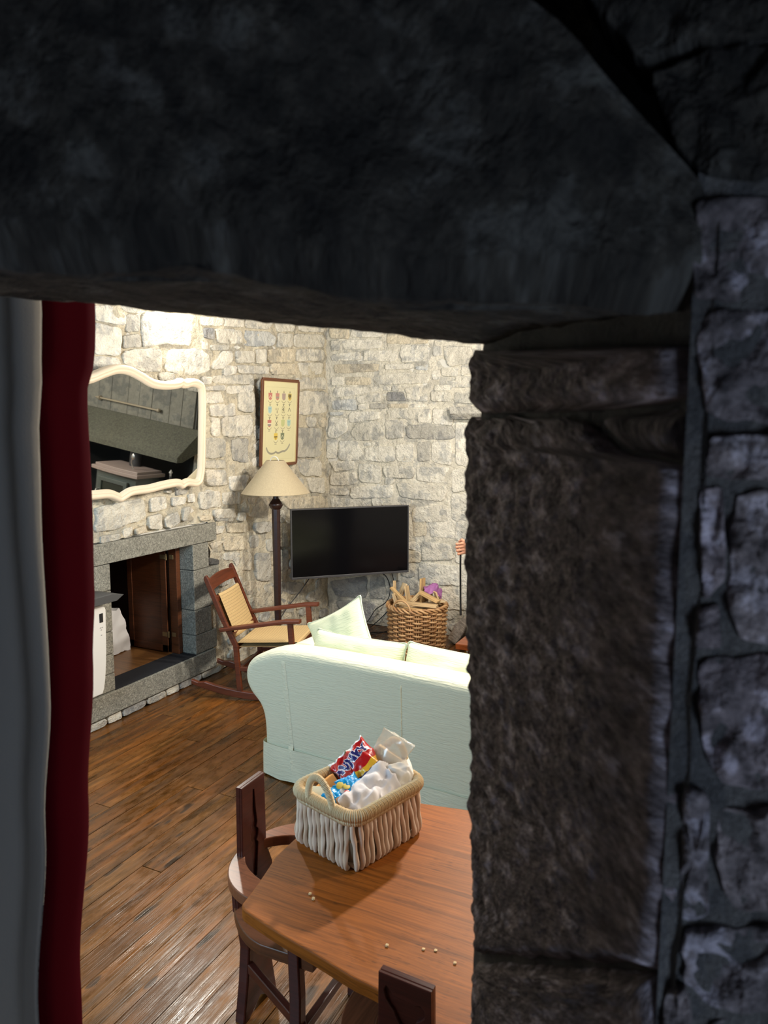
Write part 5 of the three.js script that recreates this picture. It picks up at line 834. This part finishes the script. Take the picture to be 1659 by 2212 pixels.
// ---------- serving hatch ----------
{
  const g = thing('hatch_cupboard', 'dark wooden cupboard behind the granite hatch with its door swung inwards', 'cupboard', [-4.16, 0.235, -4.0]), m = M.cupboard;
  part('floor_board', box(0.72, 0.02, 0.86, -0.26, -0.008, 0), std([0.3, 0.15, 0.055], 0.35, { map: TX.wood }), g);
  part('back_panel', box(0.02, 0.95, 0.9, -0.62, 0.45, 0), M.lampwood, g);
  part('far_side', box(0.62, 0.95, 0.02, -0.31, 0.45, -0.44), M.lampwood, g); part('near_side', box(0.62, 0.95, 0.02, -0.31, 0.45, 0.44), M.lampwood, g); part('top_panel', box(0.62, 0.02, 0.9, -0.31, 0.91, 0), M.lampwood, g);
  part('door_frame', box(0.08, 0.9, 0.045, 0.13, 0.452, -0.405, 0.004), m, g);
  const d = part('door', merge([box(0.42, 0.89, 0.022, -0.135, 0.455, -0.378, 0.004), box(0.06, 0.89, 0.03, 0.045, 0.455, -0.376, 0.004), box(0.05, 0.89, 0.03, -0.32, 0.455, -0.376, 0.004), box(0.42, 0.06, 0.03, -0.135, 0.04, -0.376, 0.004), box(0.42, 0.06, 0.03, -0.135, 0.87, -0.376, 0.004)]), m, g);
  for (const y of [0.16, 0.8]) part('hinge', merge([box(0.05, 0.035, 0.006, 0.05, y, -0.357, 0.002), box(0.04, 0.035, 0.006, 0.125, y, -0.379, 0.002), tube([V(0.085, y - 0.025, -0.362), V(0.085, y + 0.025, -0.362)], 0.007, 4, 8)]), M.brass, d);
  const sack = new THREE.BoxGeometry(0.17, 0.36, 0.2, 8, 14, 8); { const q = sack.attributes.position; for (let i = 0; i < q.count; i++) { const t = q.getY(i) / 0.36 + 0.5, s = 1 - 0.38 * t * t; q.setXYZ(i, q.getX(i) * s, q.getY(i) + 0.182, q.getZ(i) * s + 0.03 * t); } }
  const b = single('plastic_sack', crumple(sack, 0.02, 13, 5), std([0.72, 0.71, 0.7], 0.55), 'bulging white plastic sack standing inside the serving hatch', 'bag'); b.position.set(-4.52, 0.238, -4.2);
  const sp = thing('spray_bottle', 'small black pump bottle behind the white sack', 'bottle', [-4.66, 0.24, -4.24]);
  part('bottle_body', lathe([[0.001, 0], [0.04, 0], [0.042, 0.3], [0.02, 0.33], [0.018, 0.35], [0.001, 0.35]], 20), M.blackPlastic, sp); part('pump', merge([lathe([[0.001, 0.35], [0.01, 0.35], [0.01, 0.39], [0.02, 0.4], [0.02, 0.415], [0.001, 0.415]], 14), box(0.05, 0.012, 0.014, 0.02, 0.405, 0, 0.003)]), M.blackPlastic, sp);
}
{
  const g = thing('panel_heater', 'slim white electric heater with a small dark display, hung left of the hatch', 'heater', [XL + 0.05, 0.31, -3.12]);
  part('body', box(0.08, 0.58, 0.54, 0.06, 0.29, 0, 0.02), M.white, g);
  const f = new THREE.Shape(); f.moveTo(-0.28, 0.0); f.lineTo(0.22, 0); f.quadraticCurveTo(0.255, 0.05, 0.27, 0.3); f.lineTo(0.28, 0.56); f.quadraticCurveTo(0.27, 0.6, 0.22, 0.6); f.lineTo(-0.28, 0.6);
  part('front_panel', worldUV(new THREE.ExtrudeGeometry(f, { depth: 0.02, bevelEnabled: true, bevelSize: 0.006, bevelThickness: 0.006, bevelOffset: -0.006 }).rotateY(Math.PI / 2).translate(0.1, 0, 0)), M.white, g);
  part('display', box(0.003, 0.06, 0.028, 0.128, 0.515, -0.235), M.blackPlastic, g);
  for (const [y, z] of [[0.45, -0.225], [0.45, -0.24], [0.435, -0.232], [0.4, -0.232]]) part('button', box(0.002, 0.006, 0.008, 0.128, y, z), std([0.35, 0.34, 0.32], 0.6), g);
  single('slate_shelf', extrude([[-0.35, 0], [0.24, 0], [0.3, 0.03], [0.2, 0.055], [-0.35, 0.055]], 0.2, 0.004).rotateY(Math.PI / 2).translate(XL + 0.04, 0.93, -3.2), std([0.06, 0.06, 0.06], 0.7), 'dark slate shelf end jutting out above the white heater', 'shelf');
}
// ---------- fireplace furnishings, seen in the mirror ----------
{
  const g = thing('wood_stove', 'dark green cast-iron wood stove with a bowed top under the stone hood', 'stove', [-1.33, 0.44, -6.2]), e = std([0.05, 0.062, 0.058], 0.3);
  const bow = (w, d, b) => { const s = new THREE.Shape(); s.moveTo(-w / 2, -d / 2); s.lineTo(w / 2, -d / 2); s.lineTo(w / 2, d / 2); s.quadraticCurveTo(0, d / 2 + b, -w / 2, d / 2); return s; };
  const slab = (w, d, b, h, y) => worldUV(new THREE.ExtrudeGeometry(bow(w, d, b), { depth: h, bevelEnabled: true, bevelSize: 0.008, bevelThickness: 0.006, bevelOffset: -0.008, curveSegments: 14 }).rotateX(Math.PI / 2).translate(0, y + h, 0));
  part('body', slab(0.6, 0.36, 0.06, 0.56, 0.1), e, g); part('top_plate', merge([slab(0.7, 0.44, 0.07, 0.03, 0.67), slab(0.64, 0.38, 0.06, 0.03, 0.7)]), std([0.2, 0.16, 0.145], 0.5), g);
  const d = part('door', extrude([[-0.22, 0.16], [0.22, 0.16], [0.22, 0.6], [-0.22, 0.6]], 0.03, 0.006, 4, [[[-0.17, 0.21], [0.17, 0.21], [0.17, 0.55], [-0.17, 0.55]]]).translate(0, 0, 0.205), e, g);
  part('glass', box(0.36, 0.36, 0.008, 0, 0.38, 0.215), std([0.01, 0.014, 0.01], 0.08), d); part('handle', tube([V(0.2, 0.36, 0.235), V(0.2, 0.37, 0.27), V(0.2, 0.44, 0.27), V(0.2, 0.45, 0.235)], 0.008, 14, 8), M.steel, d);
  for (const [x, z] of [[-0.25, -0.12], [0.25, -0.12], [-0.25, 0.15], [0.25, 0.15]]) part('foot', lathe([[0.001, 0], [0.035, 0], [0.02, 0.05], [0.028, 0.1], [0.001, 0.1]], 12).translate(x, 0, z), e, g);
  part('flue', new THREE.CylinderGeometry(0.07, 0.07, 0.3, 20).translate(0, 0.87, -0.1), M.iron, g);
  const sp = single('serving_spoon', merge([tube([V(0, 0, 0), V(0.02, 0.07, 0.02), V(0.0, 0.12, 0.03)], 0.006, 14, 8), new THREE.SphereGeometry(0.024, 14, 10).scale(1, 1.5, 0.5).translate(-0.01, 0.145, 0.03)]), M.steel, 'bright metal spoon standing on top of the stove', 'spoon'); sp.position.set(-1.5, 1.183, -6.1);
  const pole = single('iron_spear', merge([tube([V(-0.47, 0, 0), V(0.47, 0.0, 0)], 0.012, 8, 8), new THREE.ConeGeometry(0.03, 0.1, 10).rotateZ(-Math.PI / 2).translate(0.51, 0, 0), new THREE.SphereGeometry(0.024, 12, 8).translate(-0.47, 0, 0)]), std([0.2, 0.17, 0.12], 0.5), 'long thin spear hung level on the dark chimney breast', 'spear'); pole.position.set(-0.95, 1.84, ZB + 0.11);
  const fs = thing('fire_dog', 'wrought iron fire dog with a pointed finial on the hearth', 'fire iron', [-2.0, 0.44, -6.15]);
  part('upright', merge([tube([V(0, 0, 0), V(0, 0.76, 0)], 0.012, 8, 8), box(0.18, 0.02, 0.06, 0, 0.01, 0)]), M.iron, fs); part('finial', lathe([[0.001, 0.75], [0.01, 0.75], [0.011, 0.79], [0.022, 0.8], [0.001, 0.835]], 14), std([0.3, 0.29, 0.27], 0.5), fs);
}
// ---------- person holding fire tongs, mostly hidden by the jamb ----------
function blend(bones, lo, hi, cell, k = 0.02) {      // smooth union of tapered capsules, meshed
  const size = Math.max(hi[0] - lo[0], hi[1] - lo[1], hi[2] - lo[2]), n = Math.ceil(size / cell) + 4, mc = new MarchingCubes(n, M.cloth, false, false, 120000); mc.isolation = 0;
  const c = lo.map((a, i) => (a + hi[i]) / 2), h = size / 2 + cell * 2;
  const f = mc.field, S = n, ab = V(), ap = V();
  for (let z = 0; z < S; z++) for (let y = 0; y < S; y++) for (let x = 0; x < S; x++) {
    const px = c[0] + (x - S / 2) / (S / 2) * h, py = c[1] + (y - S / 2) / (S / 2) * h, pz = c[2] + (z - S / 2) / (S / 2) * h; let d = 9;
    for (const [a, b, ra, rb] of bones) { ab.set(b[0] - a[0], b[1] - a[1], b[2] - a[2]); ap.set(px - a[0], py - a[1], pz - a[2]); const t = clamp(ap.dot(ab) / Math.max(1e-9, ab.lengthSq())), q = ap.addScaledVector(ab, -t).length() - lerp(ra, rb, t), m = Math.max(k - Math.abs(d - q), 0) / k; d = Math.min(d, q) - m * m * k / 4; }
    f[x + y * S + z * S * S] = -d;
  }
  mc.update(); const cnt = mc.count, g = new THREE.BufferGeometry(), pos = new Float32Array(cnt * 3), nor = new Float32Array(cnt * 3);
  for (let i = 0; i < cnt * 3; i++) { pos[i] = c[i % 3] + mc.positionArray[i] * h; nor[i] = mc.normalArray[i]; }
  g.setAttribute('position', new THREE.BufferAttribute(pos, 3)); g.setAttribute('normal', new THREE.BufferAttribute(nor, 3)); g.setAttribute('uv', new THREE.BufferAttribute(new Float32Array(cnt * 2), 2)); return g;
}
{
  const P = [-1.36, 0.014, -4.72], g = thing('person', 'standing person in a dark grey jumper whose hand grips fire tongs beyond the sofa', 'person', P);
  const H = [-1.806 - P[0], 1.171, -5.0 - P[2]], wr = [H[0] + 0.075, H[1] + 0.055, H[2] + 0.01], el = [-0.24, 1.3, -0.24], shR = [-0.17, 1.4, 0];
  const hand = [[wr, [H[0] + 0.05, H[1] + 0.02, H[2]], 0.026, 0.028], [[H[0] + 0.05, H[1] + 0.03, H[2]], [H[0] + 0.045, H[1] - 0.025, H[2]], 0.022, 0.02]];
  for (let k = 0; k < 4; k++) { const y = H[1] + 0.03 - k * 0.0225, x = [0.0, -0.002, 0.004, 0.014][k]; hand.push([[H[0] + 0.045, y + 0.008, H[2] + 0.008], [H[0] - 0.022 + x, y - 0.002 - k * 0.002, H[2] + 0.02], 0.0105, 0.0095], [[H[0] - 0.022 + x, y - 0.002 - k * 0.002, H[2] + 0.02], [H[0] - 0.03 + x, y - 0.006, H[2] - 0.006], 0.0095, 0.009], [[H[0] - 0.03 + x, y - 0.006, H[2] - 0.006], [H[0] - 0.004 + x, y - 0.008, H[2] - 0.02], 0.009, 0.008]); }
  hand.push([[H[0] + 0.05, H[1] + 0.04, H[2] + 0.01], [H[0] + 0.012, H[1] + 0.058, H[2] + 0.002], 0.012, 0.0105], [[H[0] + 0.012, H[1] + 0.058, H[2] + 0.002], [H[0] - 0.012, H[1] + 0.044, H[2] - 0.006], 0.0105, 0.009]);
  const head = [[[0, 1.6, 0.0], [0, 1.68, -0.01], 0.078, 0.085], [[0, 1.56, -0.04], [0, 1.6, -0.05], 0.045, 0.05], [[0, 1.63, -0.095], [0, 1.605, -0.108], 0.012, 0.015], [[0, 1.4, 0.01], [0, 1.55, 0.0], 0.055, 0.05], [[-0.082, 1.63, 0.005], [-0.084, 1.65, 0.01], 0.012, 0.015], [[0.082, 1.63, 0.005], [0.084, 1.65, 0.01], 0.012, 0.015]];
  const other = [[0.2, 0.84, -0.03], [0.19, 0.72, -0.05]];
  const lh = [[other[0], [0.195, 0.77, -0.04], 0.026, 0.03]]; for (let k = 0; k < 4; k++) lh.push([[0.2, 0.77, -0.07 + k * 0.02], [0.195, 0.72, -0.07 + k * 0.02], 0.0095, 0.009], [[0.195, 0.72, -0.07 + k * 0.02], [0.18, 0.68, -0.066 + k * 0.019], 0.009, 0.008]); lh.push([[0.19, 0.8, -0.06], [0.17, 0.75, -0.085], 0.011, 0.009]);
  const bx = (b, m) => { const lo = [9, 9, 9], hi = [-9, -9, -9]; b.forEach(([p, q, r1, r2]) => [p, q].forEach(v => v.forEach((c, i) => { lo[i] = Math.min(lo[i], c - m); hi[i] = Math.max(hi[i], c + m); }))); return [lo, hi]; };
  const skinGeo = [[hand, 0.0035, 0.006], [head, 0.008, 0.03], [lh, 0.005, 0.006]].map(([b, cell, k]) => blend(b, ...bx(b, 0.1), cell, k));
  part('skin', mergeGeometries(skinGeo), M.skin, g);
  const jumper = [[[0, 1.02, 0], [0, 1.32, 0.01], 0.15, 0.165], [[-0.13, 1.36, 0.01], [0.13, 1.36, 0.01], 0.085, 0.085], [shR, el, 0.062, 0.052], [el, wr, 0.05, 0.038], [[0.17, 1.4, 0], [0.22, 1.12, 0.03], 0.06, 0.05], [[0.22, 1.12, 0.03], [0.2, 0.87, -0.02], 0.048, 0.038], [[-0.05, 0.95, 0], [0.05, 0.95, 0], 0.14, 0.14]];
  part('jumper', blend(jumper, ...bx(jumper, 0.2), 0.016, 0.06), M.cloth, g);
  part('cuff', new THREE.TorusGeometry(0.036, 0.009, 8, 24).applyQuaternion(new THREE.Quaternion().setFromUnitVectors(V(0, 0, 1), V(el[0] - wr[0], el[1] - wr[1], el[2] - wr[2]).normalize())).translate(wr[0] + 0.004, wr[1] + 0.005, wr[2]), M.cloth, g);
  const legs = [[[-0.06, 0.9, 0], [0.06, 0.9, 0], 0.13, 0.13], [[-0.09, 0.86, 0], [-0.1, 0.48, -0.01], 0.09, 0.062], [[-0.1, 0.48, -0.01], [-0.1, 0.1, 0.01], 0.062, 0.045], [[0.09, 0.86, 0], [0.1, 0.48, -0.01], 0.09, 0.062], [[0.1, 0.48, -0.01], [0.1, 0.1, 0.01], 0.062, 0.045]];
  part('trousers', blend(legs, ...bx(legs, 0.15), 0.016, 0.05), M.denim, g);
  const shoes = [[[-0.1, 0.055, 0.03], [-0.1, 0.045, -0.15], 0.042, 0.036], [[0.1, 0.055, 0.03], [0.1, 0.045, -0.15], 0.042, 0.036]];
  part('shoes', blend(shoes, ...bx(shoes, 0.06), 0.01, 0.02), M.shoe, g);
  const hair = [[[0, 1.69, 0.02], [0, 1.7, 0.0], 0.094, 0.094], [[0, 1.6, 0.045], [0, 1.66, 0.035], 0.07, 0.085], [[-0.05, 1.64, 0.02], [0.05, 1.64, 0.02], 0.055, 0.055]];
  part('hair', blend(hair, ...bx(hair, 0.12), 0.012, 0.03), M.hair, g);
  for (const s of [-1, 1]) part('eye', new THREE.SphereGeometry(0.009, 12, 8).translate(s * 0.03, 1.645, -0.082), M.white, g);
  part('mouth', box(0.04, 0.006, 0.006, 0, 1.57, -0.094, 0.002), std([0.35, 0.1, 0.08], 0.6), g);
  const t = thing('fire_tongs', 'thin black fire tongs held upright in the hand beside the coffee table', 'fire tongs', [P[0] + H[0], H[1], P[2] + H[2]]);
  for (const [x, x2, L] of [[0, 0.003, -0.5], [0.058, 0.06, -0.56]]) part('tong_leg', tube([V(x * 0.4 + 0.004, 0.02, 0), V(x, -0.05, 0), V(x2, -0.3, 0), V(x2 + 0.004, L, 0)], 0.0075, 30, 8, false, (q) => q > 0.9 ? 1.25 : 1), M.iron, t);
  part('hinge', box(0.07, 0.016, 0.02, 0.03, 0.02, 0, 0.004), M.iron, t);
}
// ---------- curtain just inside the squint ----------
{
  const g = thing('curtain', 'red velvet curtain with a pale grey lining drawn beside the opening', 'curtain', [0, 0, 0], 26 * DEG);
  const curveAt = (tab, y) => { for (let i = 0; i < tab.length - 1; i++) if (y <= tab[i][0] && y >= tab[i + 1][0]) { const t = (tab[i][0] - y) / (tab[i][0] - tab[i + 1][0]); return lerp(tab[i][1], tab[i + 1][1], t * t * (3 - 2 * t)); } return y > tab[0][0] ? tab[0][1] : tab[tab.length - 1][1]; };
  const lin = [[2.75, -0.46], [2.267, -0.464], [2.172, -0.469], [2.077, -0.478], [1.916, -0.482], [1.781, -0.482], [1.713, -0.483], [1.5, -0.502], [1.189, -0.53], [0.25, -0.56]], vel = [[2.75, -0.417], [2.272, -0.417], [2.21, -0.42], [2.143, -0.435], [2.11, -0.435], [1.973, -0.435], [1.831, -0.438], [1.7, -0.446], [1.458, -0.464], [1.125, -0.492], [0.25, -0.53]];
  const sheet = (tab, D0, left, fold, thick) => gridGeo(120, 80, (a, b) => { const y = lerp(2.75, 0.25, b), q = a < 0.5 ? a * 2 : (1 - a) * 2, X = lerp(left, curveAt(tab, y) * (D0 + fold(1, y)) / (D0 > 1.05 ? 1.07 : 1.0), q), D = D0 + fold(q, y) + (a >= 0.5 ? thick : 0); return V(X, y, -D); }, (a, b) => [a * 1.2, b * 2.5]);
  part('lining', sheet(lin, 1.0, -1.0, (q, y) => 0.028 * Math.sin(q * 15 + 0.5 * Math.sin(y * 2) + y * 0.7) + 0.012 * Math.sin(q * 33 + y * 2) + 0.03 * smooth(0.93, 1, q) * 1.0, 0.006), M.lining, g);
  // the velvet's leading edge rolls round towards the room
  const roll = 0.075;
  part('velvet', gridGeo(140, 80, (a, b) => { const y = lerp(2.75, 0.25, b), q = a < 0.5 ? a * 2 : (1 - a) * 2, th = a < 0.5 ? 0 : 0.008, xe = curveAt(vel, y) * (1.1 + roll) / 1.07, f = clamp((q - 0.55) / 0.45), fi = f * Math.PI * 0.52, fl = 0.014 * Math.sin(q * 20 + y * 1.3) * (1 - smooth(0.6, 0.95, q)); const X = q < 0.55 ? lerp(-0.95, xe - roll, q / 0.55) : xe - roll + (roll - th) * Math.sin(fi), D = 1.1 + fl + (q < 0.55 ? 0 : roll * (1 - Math.cos(fi))) + th; return V(X, y, -D); }, (a, b) => [a * 1.2, b * 2.5]), M.velvet, g);
  const rod = thing('curtain_rod', 'iron curtain rod above the lintel on the room side', 'rod', [0, 0, 0], 26 * DEG);
  part('rod', tube([V(-1.15, 2.77, -1.05), V(0.35, 2.77, -1.05)], 0.012, 6, 10), M.iron, rod); for (const x of [-1.15, 0.35]) part('finial', new THREE.SphereGeometry(0.025, 14, 10).translate(x, 2.77, -1.05), M.iron, rod); for (const x of [-1.0, 0.2]) part('bracket', box(0.02, 0.02, 0.13, x, 2.77, -0.99), M.iron, rod);
}
scene.traverse(o => { if (o.isMesh) { o.castShadow = true; o.receiveShadow = true; } });
renderer.render(scene, camera);
